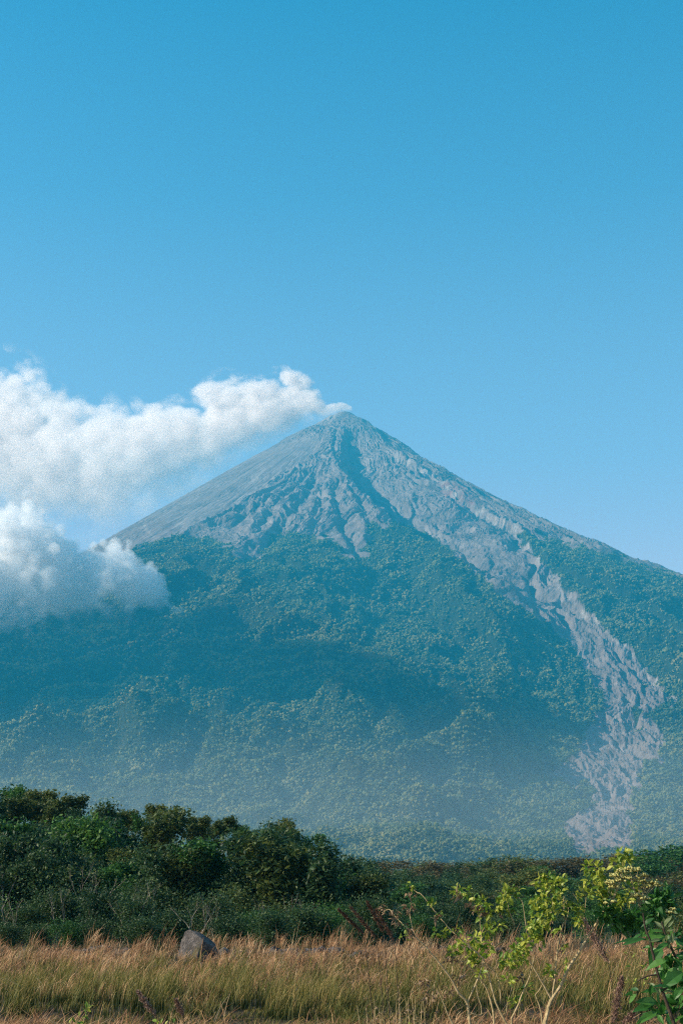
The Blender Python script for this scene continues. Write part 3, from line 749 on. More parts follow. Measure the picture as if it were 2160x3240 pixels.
# ------------------------------------------------------------------ stones
def rock_mesh(seed, sx, sy, sz, rough=.28, sub=3, facet=None):
    import bmesh
    bm = bmesh.new(); bmesh.ops.create_icosphere(bm, subdivisions=sub, radius=1)
    V = np.array([v.co[:] for v in bm.verts]); F = np.array([[v.index for v in f.verts] for f in bm.faces]); bm.free()
    d = 1 + rough * (fbm(V[:, 0] * 1.1 + V[:, 2] * .7, V[:, 1] * 1.1 - V[:, 2] * .5, 4, seed)) + .12 * rough * ridged(V[:, 0] * 4 + V[:, 2], V[:, 1] * 4 - V[:, 2] * 2, 3, seed + 5)
    V = V * d[:, None]
    rs = np.random.default_rng(seed)
    for _ in range(7):                                  # a few flat broken faces
        n_ = rs.normal(size=3); n_ /= np.linalg.norm(n_); k = rs.uniform(.68, .92)
        e = V @ n_ - k; V = V - np.clip(e, 0, None)[:, None] * n_ * .85
    if facet is not None:
        n_ = np.array(facet[:3]); n_ /= np.linalg.norm(n_); e = V @ n_ - facet[3]; V = V - np.clip(e, 0, None)[:, None] * n_ * .95
    return V * np.array([sx, sy, sz]), F
m, nt, out = newmat('grey_lava_stone')
tc = nt.nodes.new('ShaderNodeTexCoord'); n1 = noise_n(nt, tc.outputs['Object'], 3.0, 6, .6); n2 = noise_n(nt, tc.outputs['Object'], 14, 5, .65)
c = ramp(nt, math_n(nt, 'MULTIPLY_ADD', n2, .5, math_n(nt, 'MULTIPLY', n1, .5)), [(.32, (.030, .028, .027)), (.48, (.078, .072, .068)), (.62, (.19, .17, .155)), (.75, (.30, .28, .25))])
b = nt.nodes.new('ShaderNodeBsdfPrincipled'); b.inputs['Roughness'].default_value = .9; b.inputs['Specular IOR Level'].default_value = .2
nt.links.new(c, b.inputs['Base Color']); bp = nt.nodes.new('ShaderNodeBump'); bp.inputs['Strength'].default_value = 1.0; bp.inputs['Distance'].default_value = .09
nt.links.new(n2, bp.inputs['Height']); nt.links.new(bp.outputs[0], b.inputs['Normal']); nt.links.new(b.outputs[0], out.inputs['Surface'])
stone = m
V, F = rock_mesh(14, .92, .66, .80, .26, 5, (-.80, -.42, .40, .52))
V[:, 0] += -.08 * np.clip(V[:, 2] / .8, 0, 1.2)         # the crown leans to the left, the right side falls away gently
V[:, 2] -= .18 * np.clip(V[:, 0], 0, 1)
bx = pix(473, 54.0)
bo = mesh_np('boulder', V, F, stone, True); bo.scale = (.86, .86, .86); bo.location = (bx, 54.0, float(zg(bx, 54.0)) + 1.10 - .86 * float(V[:, 2].max())); bo.rotation_euler = (0, 0, .3)
tag(bo, 'large rounded grey boulder standing alone at the back edge of the dry grass', 'boulder')
V, F = rock_mesh(31, 1, .9, .7, .3, 2)
rock0 = None
for i, (dx_, y_, s_, lab) in enumerate([(307, 54.5, .30, 'dark grey rock in the grass left of the large boulder'), (96, 56.0, .34, 'low dark rock at the left side of the field'), (150, 55.0, .26, 'small dark rock right of the low rock at the left side of the field'),
                                     (588, 49.0, .22, 'small grey rock in the grass right of and nearer than the boulder'), (870, 53.0, .24, 'pale grey rock behind the thin shrub stems at the right')]):
    o = mesh_np('rock', V, F, stone, False) if rock0 is None else link(rock0.copy())
    rock0 = rock0 or o
    x_ = pix(dx_, y_); o.location = (x_, y_, float(zg(x_, y_)) + s_ * .5); o.scale = (s_ * 1.3, s_, s_ * 1.2); o.rotation_euler = (0, 0, i * 1.3)
    tag(o, lab, 'rock', 'rocks lying in the dry grass')
rb = MB(); rs = np.random.default_rng(5)
Vr, Fr = [], []
for i in range(330):
    c0 = [(-1.3, 55.5, 3.0, 2.6, .34), (-9.3, 57.0, 1.5, 1.5, .28), (4.4, 57.0, 2.4, 2.2, .32), (-4.8, 57.5, 1.6, 1.5, .2)][rs.choice(4, p=[.45, .2, .25, .1])]
    gx_, gy_ = rs.normal(0, .5, 2)
    x_, y_ = c0[0] + gx_ * c0[2] * 1.3, c0[1] + gy_ * c0[3]
    s_ = rs.uniform(.04, .15) * (1.7 if rs.random() < .12 else 1)
    Vq = IV * (1 + .3 * rs.standard_normal((12, 1))) * np.array([1.2, 1, .8]) * s_
    rb.add(Vq + np.array([x_, y_, float(zg(x_, y_)) + c0[4] * math.exp(-gx_**2 - gy_**2) * 1.15]), IF)
tag(rb.build('rubble', stone), 'heap of dark grey volcanic rubble in the dry grass', 'rubble', kind='stuff')

# ------------------------------------------------------------------ trees and bushes
barkA = bark_mat('pale_bark', (.10, .085, .07), (.26, .23, .19)); barkB = bark_mat('dark_bark', (.02, .017, .014), (.055, .045, .036))
barkC = bark_mat('bleached_twigs', (.20, .17, .13), (.42, .37, .30))
lf_olive = leaf_mat('olive_leaves', [(0, (.010, .028, .008)), (.4, (.050, .088, .020)), (.8, (.13, .155, .034)), (1, (.26, .22, .06))])
lf_green = leaf_mat('green_leaves', [(0, (.006, .028, .009)), (.5, (.034, .11, .020)), (.85, (.09, .20, .034)), (1, (.20, .30, .06))])
lf_dark = leaf_mat('dark_leaves', [(0, (.006, .022, .011)), (.5, (.028, .074, .024)), (1, (.11, .16, .042))])
lf_brown = leaf_mat('brownish_leaves', [(0, (.022, .030, .012)), (.5, (.085, .075, .028)), (1, (.20, .15, .06))])
def quads(mb, C, s, rg, up=.6, aspect=.45, flow=None):
    """leaf sprays: small bent diamonds"""
    n = len(C)
    nn = rg.normal(size=(n, 3)); nn[:, 2] = np.abs(nn[:, 2]) + up; nn /= np.linalg.norm(nn, axis=1, keepdims=True)
    d = rg.normal(size=(n, 3))
    if flow is not None: d = d * .45 + np.asarray(flow)
    d -= (d * nn).sum(1, keepdims=True) * nn; d /= np.linalg.norm(d, axis=1, keepdims=True) + 1e-9
    p = np.cross(nn, d); s = np.broadcast_to(s, (n,))[:, None]
    V = np.stack([C - d * s, C + p * s * aspect - nn * s * .12, C + d * s, C - p * s * aspect - nn * s * .12], 1)
    mb.add(V.reshape(-1, 3), None, (np.arange(n) * 4)[:, None] + np.arange(4)[None])
def grow(mb, p, d, L, rad, depth, rg, tips, spread=.6, kids=(2, 3), upw=.25, wob=.12, ratio=.72, k=5):
    n = 5; pts = [np.array(p, float)]; dd = np.array(d, float)
    for i in range(n):
        dd = dd + rg.normal(0, wob, 3) + np.array([0, 0, upw * .12]); dd /= np.linalg.norm(dd)
        pts.append(pts[-1] + dd * L / n)
    r1 = rad * (.62 if depth > 0 else .25)
    mb.tube(pts, np.linspace(rad, r1, n + 1), k if rad > .03 else 3)
    if depth == 0: tips.append((pts[-1], dd)); tips.append((pts[-3], dd)); return
    if depth <= 2: tips.append((pts[-1], dd))
    for j in range(rg.integers(kids[0], kids[1] + 1)):
        a = rg.normal(size=3); a -= a @ dd * dd; a /= np.linalg.norm(a)
        nd = dd + a * spread * rg.uniform(.6, 1.3); nd[2] += upw; nd /= np.linalg.norm(nd)
        s_ = pts[-1] if j < 2 else pts[rg.integers(2, n)]
        grow(mb, s_, nd, L * ratio * rg.uniform(.8, 1.15), r1 * .85, depth - 1, rg, tips, spread, kids, upw, wob, ratio, k)
def make_tree(name, seed, H, stems, trunk_frac, depth, spread, leaf_mat_, bark, nleaf, lsize, clus=(.55, .55, .28), up=.7, flow=None, rad=None, skip=.12, ratio=.72, upw=.2, lean=.12, low=0.0):
    rg = np.random.default_rng(seed); mb = MB(); tips = []
    for s_ in range(stems):
        d0 = np.array([rg.normal(0, lean), rg.normal(0, lean), 1.0])
        if stems > 1: a = s_ * 6.283 / stems + rg.uniform(-.4, .4); d0[:2] += np.array([math.cos(a), math.sin(a)]) * (.25 + .25 * spread)
        d0 /= np.linalg.norm(d0)
        grow(mb, (rg.normal(0, .06) * (stems > 1), rg.normal(0, .06) * (stems > 1), -.12), d0, H * trunk_frac * rg.uniform(.85, 1.1), (rad or H * .016) / (1 + .25 * (stems - 1)), depth, rg, tips, spread, (2, 3), upw, .10, ratio)
    T = np.array([t[0] for t in tips]); zmax = T[:, 2].max(); 
    keep = rg.random(len(T)) > skip; T = T[keep]
    if low: T = np.vstack([T, np.stack([rg.normal(0, low, 40), rg.normal(0, low, 40), rg.uniform(.1, .5, 40) * zmax], -1)])
    per = max(1, nleaf // len(T)); cs = rg.uniform(.55, 1.35, len(T))
    C = np.repeat(T, per, 0) + rg.normal(size=(len(T) * per, 3)).clip(-1.8, 1.8) * np.array(clus) * np.repeat(cs, per)[:, None] * H / 6.5
    C = C[C[:, 2] > .05]
    lb = MB(); quads(lb, C, rg.uniform(.6, 1.25, len(C)) * lsize, rg, up, .5, flow)
    root = empty(name, (0, 0, -50))
    t_ = mb.build('trunk', bark, root); c_ = lb.build('crown', leaf_mat_, root)
    return dict(root=root, kids=[t_, c_], h=float(C[:, 2].max()), used=False, half=float(np.percentile(np.abs(C[:, 0]), 97)))
PLACED = []
def put(pr, x, y, h, label, cat, group=None, rz=None, wide=1.0, sink=0.0):
    s = h / pr['h']; sc = (s * wide, s * wide, s); rz = random.uniform(0, 6.28) if rz is None else rz
    loc = (float(x), float(y), float(zg(x, y)) - sink)
    if not pr['used']:
        o = pr['root']; o.location = loc; o.scale = sc; o.rotation_euler = (0, 0, rz); tag(o, label, cat, group); pr['used'] = True
    else:
        o = copy_thing(pr['root'], pr['kids'], loc, rz, sc, label, group)
    return o
slim = [make_tree('slender_tree', 100 + i, 6.2, 1 + (i % 2), .40, 3, .50, (lf_olive, lf_green, lf_olive, lf_dark)[i], (barkB, barkA, barkB, barkA)[i], 3000, .15, (.34, .34, .24), .5, skip=.22, upw=.34, rad=.075) for i in range(4)]
leafy = [make_tree('leafy_tree', 120 + i, 5.5, 2, .32, 3, .62, (lf_green, lf_dark, lf_olive)[i], barkA if i != 1 else barkB, 5200, .15, (.42, .42, .36), .45, skip=.12, upw=.30, low=.5, rad=.08) for i in range(3)]
bush = [make_tree('bush', 140 + i, 2.6, 5, .42, 2, .8, (lf_dark, lf_olive, lf_green, lf_dark)[i], (barkC, barkA, barkC, barkA)[i], 5000, .085, (.95, .95, .85), .5, skip=.08, low=.55, upw=.25, rad=.035) for i in range(4)]
dome = [make_tree('domed_tree', 160 + i, 6.0, 3, .40, 3, .9, (lf_dark, lf_brown, lf_olive, lf_green)[i], (barkA, barkA, barkB, barkA)[i], 6000, .15, (.46, .46, .26), .7, flow=(.75, .1, .45), skip=.1, upw=.12, rad=.09) for i in range(4)]
dead = [make_tree('bare_shrub', 180 + i, 2.6, 2, .42, 3, .50, lf_olive, barkC, 160, .05, (.3, .3, .2), .5, skip=.2, rad=.036) for i in range(2)]

# crest of the grove on the left: outline of the tops in the working view
crx = [-80, 0, 60, 150, 250, 330, 400, 480, 550, 600, 640, 700, 740, 790, 830, 870]
cry = [1795, 1798, 1818, 1822, 1830, 1842, 1842, 1850, 1868, 1880, 1886, 1912, 1938, 1976, 2010, 2042]
def top_z(dx_, y_):
    v = float(np.interp(dx_, crx, cry)); d = ray(784 * K, v * K); return CAMZ + y_ * d[2] / d[1]
GR = 'trees of the grove on the left'
GRL = 'slender tree with a thin trunk and airy crown on the crest of the left grove'
r3 = random.Random(4)
for i, dx_ in enumerate(np.linspace(-70, 705, 34)):
    y_ = r3.uniform(97, 108); dx_ += r3.uniform(-12, 12); x_ = pix(dx_, y_)
    h = (top_z(dx_, y_) - float(zg(x_, y_))) * r3.uniform(.82, 1.08)
    put(slim[r3.choice([0, 0, 1, 2, 2, 3])], x_, y_, h, GRL, 'tree', GR, wide=r3.uniform(.85, 1.1))
LFL = 'leafy green tree standing below the crest in the left grove'
for i, dx_ in enumerate(np.concatenate([np.linspace(-60, 420, 12), np.linspace(-40, 560, 15), [600, 640, 690, 730, 765, 800, 835, 690, 760]])):
    y_ = (r3.uniform(88, 95) if i < 12 else r3.uniform(77, 87)); dx_ += r3.uniform(-15, 15); x_ = pix(dx_, y_)
    lim = top_z(dx_, y_) - float(zg(x_, y_))
    h = min(lim * .97, (4.4 if i < 12 else 3.9) * r3.uniform(.65, 1.25)) if dx_ < 590 else lim * r3.uniform(.9, 1.0)
    put(leafy[r3.choice([0, 1, 2]) if dx_ < 590 else r3.choice([1, 1, 2])], x_, y_, max(h, 1.8), LFL if dx_ < 590 else 'dark leafy tree at the lower right end of the left grove', 'tree', GR)
BSL = 'low dense bush on the slope in front of the left grove'
BG = 'bushes in front of the left grove'
for row, (ya, yb, n, hh) in enumerate([(86, 92, 12, 2.5), (75, 84, 13, 2.7), (68, 75, 16, 2.4), (63, 67, 13, 1.7)]):
    for i in range(n):
        dx_ = -60 + 920 * (i + r3.uniform(.2, .8)) / n
        y_ = r3.uniform(ya, yb); x_ = pix(dx_, y_)
        if row == 3 and abs(dx_ - 475) < 45: continue
        lim = top_z(min(dx_, 860), y_) - float(zg(x_, y_))
        h = min(hh * r3.uniform(.55, 1.35), max(lim * .95, 1.2))
        put(bush[r3.choice([0, 0, 1, 2, 3])], x_, y_, h, BSL, 'bush', BG, wide=r3.uniform(.8, 1.15))
for i, (dx_, y_, h, lab) in enumerate([(235, 76, 3.4, 'bleached bare shrub with forked pale branches in the middle of the left slope'), (360, 73, 2.8, 'pale leafless shrub with a slanting branch left of the boulder and behind it'),
                                    (455, 66, 2.4, 'pale leafless twigs directly behind the boulder'), (500, 66.5, 2.0, 'small bare forked shrub just right of the boulder'), (20, 75, 3.2, 'bare pale branches at the left edge of the grove')]):
    put(dead[i % 2], pix(dx_, y_), y_, h, lab, 'shrub', 'bare shrubs')
for i, (dx_, y_, h) in enumerate([(115, 84, 4.4), (165, 72, 2.6), (300, 70, 2.6), (410, 82, 3.4), (560, 78, 3.0), (610, 67, 2.2), (330, 95, 4.2), (520, 90, 3.8), (690, 74, 2.4), (60, 69, 2.4)]):
    put(dead[i % 2], pix(dx_, y_), y_, h, 'pale leafless shrub with bleached branches among the bushes of the left grove', 'shrub', 'bleached shrubs among the bushes', wide=.9)
# the wood at the right, behind the field
SKX = [780, 830, 870, 930, 1000, 1100, 1200, 1300, 1400, 1480, 1568, 1700]; SKY_ = [1990, 1966, 1962, 1978, 1972, 1968, 1958, 1966, 1966, 1958, 1938, 1930]
RG_ = 'domed trees of the scrub wood on the right'
RLB = ['dark domed tree in the scrub wood behind the field', 'brownish domed tree in the scrub wood behind the field', 'olive domed tree in the scrub wood behind the field', 'green domed tree in the scrub wood behind the field']
def sk(dx_, y_):
    v = float(np.interp(dx_, SKX, SKY_)); d = ray(784 * K, v * K); return CAMZ + y_ * d[2] / d[1]
put(dome[0], pix(862, 150), 150, sk(862, 150) - float(zg(pix(862, 150), 150)), 'pale branched umbrella shaped tree just right of the left grove', 'tree', None, wide=1.2)
for row, (ya, yb, n, f) in enumerate([(230, 270, 19, 1.0), (175, 205, 17, .90), (135, 160, 16, .80), (105, 125, 14, .62)]):
    for i in range(n):
        dx_ = (800 if row else 840) + 830 * (i + r3.uniform(.15, .85)) / n
        y_ = r3.uniform(ya, yb); x_ = pix(dx_, y_)
        if row > 1 and dx_ < 880: continue
        h = (sk(dx_, y_) - float(zg(x_, y_))) * f * (r3.uniform(.93, 1.03) if row == 0 else r3.uniform(.72, 1.05))
        j = r3.choice([0, 0, 1, 2, 3]) if row else r3.choice([0, 1, 1, 2])
        if row == 0 and dx_ > 1480: j = 3
        put(dome[j], x_, y_, max(h, 1.6), RLB[j], 'tree', RG_, wide=r3.uniform(1.2, 1.7) if row == 0 else r3.uniform(1.1, 1.6))
BSR = 'low bush along the far edge of the field at the right'
for row, (ya, yb, n, hh) in enumerate([(84, 98, 15, 2.2), (66, 76, 13, 1.5)]):
    for i in range(n):
        dx_ = 815 + 810 * (i + r3.uniform(.15, .85)) / n; y_ = r3.uniform(ya, yb); x_ = pix(dx_, y_)
        put(bush[r3.choice([0, 0, 1, 2, 3])], x_, y_, hh * r3.uniform(.7, 1.2), BSR, 'bush', 'bushes along the far edge of the field at the right', wide=r3.uniform(.85, 1.2))
# ------------------------------------------------------------------ shrubs close to the camera at the right
def z7(x, y): return (1200 + x / 2.6133, 2640 + y / 2.6133)
def z8(x, y): return (1560 + x / 2.6133, 2640 + y / 2.6133)
def z6(x, y): return (540 + x / 2.1778, 2560 + y / 2.1778)
def z5(x, y): return (x / 2.1778, 2440 + y / 2.1778)
rgs = np.random.default_rng(99)
def leaf_mat2(name, stops, spec=.35, trans=.4):
    return leaf_mat(name, stops, trans=trans, rough=.45, objvar=.05, spec=spec)
lf_fresh = leaf_mat2('fresh_leaves', [(0, (.02, .085, .012)), (.3, (.11, .22, .024)), (.65, (.36, .40, .05)), (1, (.62, .58, .14))])
lf_deep = leaf_mat2('deep_green_leaves', [(0, (.012, .065, .014)), (.5, (.04, .15, .026)), (1, (.13, .29, .05))])
lf_dry = leaf_mat2('withered_leaves', [(0, (.10, .065, .035)), (.5, (.22, .15, .085)), (1, (.36, .27, .17))], .15, .2)
petal = leaf_mat2('cream_petals', [(0, (.28, .28, .08)), (.5, (.48, .45, .15)), (1, (.66, .61, .28))], .2, .25)
stem_m = bark_mat('pale_stem', (.26, .20, .09), (.55, .43, .24), 25.0); stem_g = bark_mat('green_stem', (.08, .09, .03), (.2, .17, .08), 25.0); stem_d = bark_mat('dark_stem', (.03, .025, .018), (.08, .06, .04), 25.0)
brown_m = leaf_mat2('brown_spikelets', [(0, (.05, .028, .018)), (.6, (.12, .07, .045)), (1, (.24, .15, .10))], .15, .2)
pink_m = leaf_mat2('pinkish_spikelets', [(0, (.11, .065, .045)), (.6, (.26, .165, .12)), (1, (.42, .29, .22))], .15, .2)

def leaf_blades(mb, base, d, nrm, L, W, curl, fold, wav=0.0):
    """pointed leaves folded along the midrib: 4 stations of 3 points"""
    n = len(base); d = d / np.linalg.norm(d, axis=1, keepdims=True)
    nrm = nrm - (nrm * d).sum(1, keepdims=True) * d; nrm /= np.linalg.norm(nrm, axis=1, keepdims=True) + 1e-9
    sd = np.cross(d, nrm)
    st = np.array([0, .18, .45, .75, 1.0]); wd = np.array([.04, .72, 1.0, .62, .02])
    V = []
    for t, w_ in zip(st, wd):
        c = base + d * (L * (t - .18 * curl * t * t))[:, None] - nrm * (L * curl * t * t * .8)[:, None]
        wv = wav * rgs.normal(0, 1, n)
        lft = c - sd * (W * w_ * .5)[:, None] + nrm * ((W * w_ * fold * .5) + L * wv * .08)[:, None]
        rgt = c + sd * (W * w_ * .5)[:, None] + nrm * ((W * w_ * fold * .5) - L * wv * .08)[:, None]
        V += [lft, c, rgt]
    V = np.stack(V, 1).reshape(-1, 3); k = 15
    q = []
    for i in range(4):
        a = i * 3
        q += [(a, a + 1, a + 4, a + 3), (a + 1, a + 2, a + 5, a + 4)]
    Q = (np.arange(n) * k)[:, None, None] + np.array(q)[None]
    mb.add(V, None, Q.reshape(-1, 4))
def P3(pt, depth): return at(np.array(pt[0]), np.array(pt[1]), np.array(float(depth)))
def smooth_path(pts, m_=4):
    pts = np.array(pts, float); n = len(pts)
    if n < 3: return pts
    t = np.arange(n); tt = np.linspace(0, n - 1, (n - 1) * m_ + 1); out_ = []
    for x in tt:
        i = min(int(x), n - 2); f = x - i
        p0, p1, p2, p3 = pts[max(i - 1, 0)], pts[i], pts[i + 1], pts[min(i + 2, n - 1)]
        out_.append(.5 * ((2 * p1) + (-p0 + p2) * f + (2 * p0 - 5 * p1 + 4 * p2 - p3) * f * f + (-p0 + 3 * p1 - 3 * p2 + p3) * f**3))
    return np.array(out_)
def stem(mb, zf, pts, depth, r0, r1, ground=False, dz=0.0):
    """a stem through photo points at a depth (dz: how much nearer or farther its end is)"""
    n = len(pts); W = [P3(zf(*p), depth + dz * i / max(1, n - 1)) for i, p in enumerate(pts)]
    W = list(smooth_path(W))
    W = [w_ + rgs.normal(0, .0012 * depth / 15, 3) for w_ in W]
    if ground:
        b = W[0]; g = np.array([b[0] + (W[0][0] - W[4][0]) * .5, b[1], float(zg(b[0], b[1])) - .05]); W = [g, (g + b) / 2 + rgs.normal(0, .01, 3)] + W
    mb.tube(W, np.linspace(r0, r1, len(W)), 6)
    return W
def cluster(mb, zf, c, depth, n, rad, L, wr=.55, curl=.4, fold=.35, up=.35, wav=.6, droop=0.0):
    """n leaves around a photo point; rad in zoom pixels; L metres"""
    n = int(n * 1.9); L = L * 1.06
    c3 = P3(zf(*c), depth); s = depth / 4500 / (2.6133 if zf in (z7, z8) else 2.1778)
    off = rgs.normal(0, .55, (n, 3)) * rad * s * np.array([1, 1, .85])
    d = off / (np.linalg.norm(off, axis=1, keepdims=True) + 1e-6) + rgs.normal(0, .55, (n, 3)); d[:, 2] += .1 - droop
    nr = rgs.normal(0, .6, (n, 3)); nr[:, 2] += up + .3; nr[:, 0] -= .15
    ln = L * rgs.uniform(.6, 1.25, n)
    leaf_blades(mb, c3 + off * .8, d, nr, ln, ln * wr * rgs.uniform(.8, 1.2, n), curl * rgs.uniform(.2, 1.6, n), np.full(n, fold), wav)
def twigs(mb, zf, c, depth, targets, r=.004):
    for t in targets: stem(mb, zf, [c, ((c[0] + t[0]) / 2 + rgs.normal(0, 6), (c[1] + t[1]) / 2 + rgs.normal(0, 6)), t], depth, r, r * .5)

# --- shrub 1: thin pale stems leaning left, withered at the tips
D1 = 16.0
root = empty('shrub', (P3(z7(735, 1568), D1)[0], D1, float(zg(P3(z7(735, 1568), D1)[0], D1))), 0, 'thin half withered shrub with long pale stems leaning to the left', 'shrub')
mb = MB(); lv = MB(); dl = MB()
stem(mb, z7, [(745, 1568), (722, 1395), (650, 1310), (595, 1200), (500, 1075), (385, 935), (280, 835)], D1, .018, .007, True)
stem(mb, z7, [(280, 835), (265, 740), (250, 660), (268, 570)], D1, .007, .004)
stem(mb, z7, [(280, 835), (190, 740), (130, 680), (80, 620), (20, 650)], D1, .005, .003, dz=.3)
stem(mb, z7, [(722, 1395), (790, 1250), (840, 1120), (862, 1030)], D1, .010, .006)
stem(mb, z7, [(620, 820), (560, 760), (460, 640), (350, 500), (310, 480), (250, 430)], D1, .006, .003, dz=.2)
stem(mb, z7, [(862, 1030), (760, 940), (620, 820)], D1, .008, .006)
stem(mb, z7, [(595, 1200), (605, 1060), (610, 960)], D1, .006, .004)
stem(mb, z7, [(480, 1290), (530, 1400), (560, 1480), (620, 1600)][::-1], D1 - .6, .010, .004, True)
stem(mb, z7, [(220, 1060), (205, 960), (215, 880)], D1 + .3, .004, .002)
for c, n, rd in [((255, 430), 7, 26), ((435, 570), 5, 20), ((500, 650), 5, 22), ((640, 790), 9, 40), ((540, 810), 8, 34), ((470, 820), 8, 36), ((600, 960), 9, 34), ((200, 850), 5, 30)]: cluster(lv, z7, c, D1, n, rd, .055)
for c, n, rd in [((260, 490), 5, 34), ((265, 575), 4, 20), ((235, 620), 6, 22), ((240, 780), 5, 20), ((275, 830), 6, 22), ((40, 620), 7, 30), ((120, 650), 6, 30), ((140, 720), 6, 26), ((470, 680), 4, 20), ((640, 1190), 8, 44), ((590, 1010), 7, 34), ((370, 1210), 9, 40), ((490, 910), 4, 26), ((555, 1030), 5, 25)]:
    cluster(dl, z7, c, D1, n, rd, .055, .42, 1.1, .7, wav=1.0, droop=.6)
root['_z'] = 0
def finish(root, parts):
    """hang world-space parts under the thing"""
    for nm, mb_, mt in parts:
        if mb_.n == 0: continue
        o = mb_.build(nm, mt, root)
        o.matrix_parent_inverse = Matrix.Translation(-Vector(root.location))
    if '_z' in root: del root['_z']
finish(root, [('stems', mb, stem_m), ('foliage', lv, lf_fresh), ('dead_leaves', dl, lf_dry)])

# --- shrub 2: bushy, several crossing stems, yellow green leaves
D2 = 16.6
bx_ = P3(z7(1010, 1568), D2)
root = empty('shrub', (bx_[0], D2, float(zg(bx_[0], D2))), 0, 'bushy shrub with crossing stems and yellow green leaves left of the flowering shrub', 'shrub')
mb = MB(); lv = MB(); dl = MB()
stem(mb, z7, [(945, 1568), (930, 1420), (880, 1270), (830, 1200), (780, 1150), (735, 1080)], D2, .014, .006, True)
stem(mb, z7, [(1050, 1568), (960, 1390), (910, 1200), (870, 1070), (845, 960), (842, 840), (870, 760), (905, 680)], D2, .014, .005, True)
stem(mb, z7, [(842, 1230), (850, 1130), (858, 1050)], D2, .007, .005)
stem(mb, z7, [(1090, 1520), (1140, 1420), (1190, 1290), (1240, 1170), (1280, 1000)], D2 - .3, .012, .005, True)
stem(mb, z7, [(842, 840), (830, 740), (828, 650)], D2, .005, .003)
stem(mb, z7, [(905, 960), (1030, 875), (1115, 770), (1080, 660), (1060, 560), (1085, 470)], D2, .008, .003)
stem(mb, z7, [(1225, 800), (1205, 740), (1185, 580), (1150, 520)], D2 + .3, .006, .003)
stem(mb, z7, [(720, 890), (700, 820), (680, 750)], D2, .005, .003)
stem(mb, z7, [(880, 1060), (960, 1150), (990, 1250), (1000, 1400)][::-1], D2, .009, .004)
stem(mb, z7, [(740, 1470), (830, 1500), (840, 1430), (810, 1330), (800, 1230)], D2 - .5, .008, .004, True)
stem(mb, z7, [(1040, 1500), (1060, 1380), (1100, 1250)], D2, .006, .003)
for c, n, rd in [((650, 470), 10, 36), ((720, 470), 8, 40), ((850, 560), 9, 36), ((790, 560), 7, 34), ((830, 640), 10, 44), ((905, 650), 7, 30), ((1000, 580), 14, 48), ((1040, 620), 12, 40), ((1040, 500), 14, 46), ((1085, 450), 8, 26), ((1125, 480), 7, 34),
                 ((975, 750), 10, 42), ((880, 800), 9, 44), ((780, 860), 9, 36), ((850, 900), 9, 48), ((740, 930), 10, 46), ((890, 950), 12, 48), ((760, 1000), 10, 44), ((790, 1050), 11, 50), ((610, 970), 8, 34), ((1015, 1050), 10, 40), ((1100, 1060), 12, 48), ((1130, 960), 12, 48), ((1190, 1000), 10, 44), ((1060, 1200), 7, 36), ((1210, 1280), 8, 50), ((840, 1150), 6, 30), ((1110, 1370), 7, 36), ((680, 900), 7, 34)]:
    cluster(lv, z7, c, D2 + rgs.uniform(-.25, .25), n, rd, .075)
for c, n, rd in [((640, 510), 5, 26), ((800, 615), 8, 36), ((860, 640), 5, 26), ((740, 570), 5, 22), ((1000, 950), 6, 34), ((660, 1060), 6, 30), ((1170, 1180), 7, 34), ((1005, 655), 3, 14), ((570, 1330), 8, 44), ((420, 1350), 7, 34)]: cluster(dl, z7, c, D2, n, rd, .06, .45, 1.0, .6, wav=1.0, droop=.5)
finish(root, [('stems', mb, stem_m), ('foliage', lv, lf_fresh), ('dead_leaves', dl, lf_dry)])

# --- shrub 3: tall pale diagonal stem, cream flower heads
D3 = 15.2
bx_ = P3(z8(420, 1568), D3)
root = empty('flowering_shrub', (bx_[0], D3, float(zg(bx_[0], D3))), 0, 'tall shrub with a long pale diagonal stem and cream flower heads at its top', 'shrub')
mb = MB(); lv = MB(); fl = MB(); dk = MB()
stem(mb, z8, [(425, 1568), (450, 1450), (480, 1365), (560, 1240), (620, 1105), (690, 1000), (760, 880), (830, 770), (900, 650), (955, 590), (1010, 490), (1045, 390)], D3, .022, .007, True)
stem(mb, z8, [(405, 1568), (385, 1440), (345, 1330)], D3 + .2, .012, .005, True)
stem(mb, z8, [(480, 1365), (410, 1240), (360, 1150), (300, 1050)], D3, .012, .006)
stem(mb, z8, [(480, 1365), (505, 1200), (520, 1020), (540, 880)], D3, .011, .006)
stem(mb, z8, [(530, 970), (570, 900), (590, 760), (585, 640), (578, 530)], D3, .008, .004)
stem(mb, z8, [(490, 740), (480, 640), (490, 560)], D3, .006, .003)
stem(mb, z8, [(540, 880), (560, 790), (620, 640), (580, 510)], D3, .006, .003)
stem(mb, z8, [(760, 880), (745, 760), (755, 620), (765, 520)], D3, .006, .003)
stem(mb, z8, [(620, 1105), (600, 1000), (575, 940)], D3, .005, .003)
stem(mb, z8, [(705, 560), (680, 520), (655, 485)], D3, .004, .002)
stem(mb, z8, [(900, 650), (910, 590), (905, 520)], D3, .005, .003)
stem(mb, z8, [(345, 1330), (400, 1250), (440, 1140)], D3, .006, .003)
stem(mb, z8, [(1010, 490), (1060, 350), (1070, 230)], D3, .006, .003); stem(mb, z8, [(1030, 420), (930, 370), (820, 300)], D3, .005, .003)
fan_ = [(1000, 330), (1060, 310), (1120, 290), (1190, 300), (1260, 350), (1320, 400), (960, 400), (1060, 380), (1130, 360), (1200, 380), (1270, 420), (1340, 420), (1180, 520), (1240, 530), (1160, 560)]
for t_ in fan_: stem(mb, z8, [(1235, 680) if t_[0] > 1100 else (1000, 520), ((1180 if t_[0] > 1100 else 1010) + (t_[0] - 1120) * .35, 520), t_], D3, .005, .002)
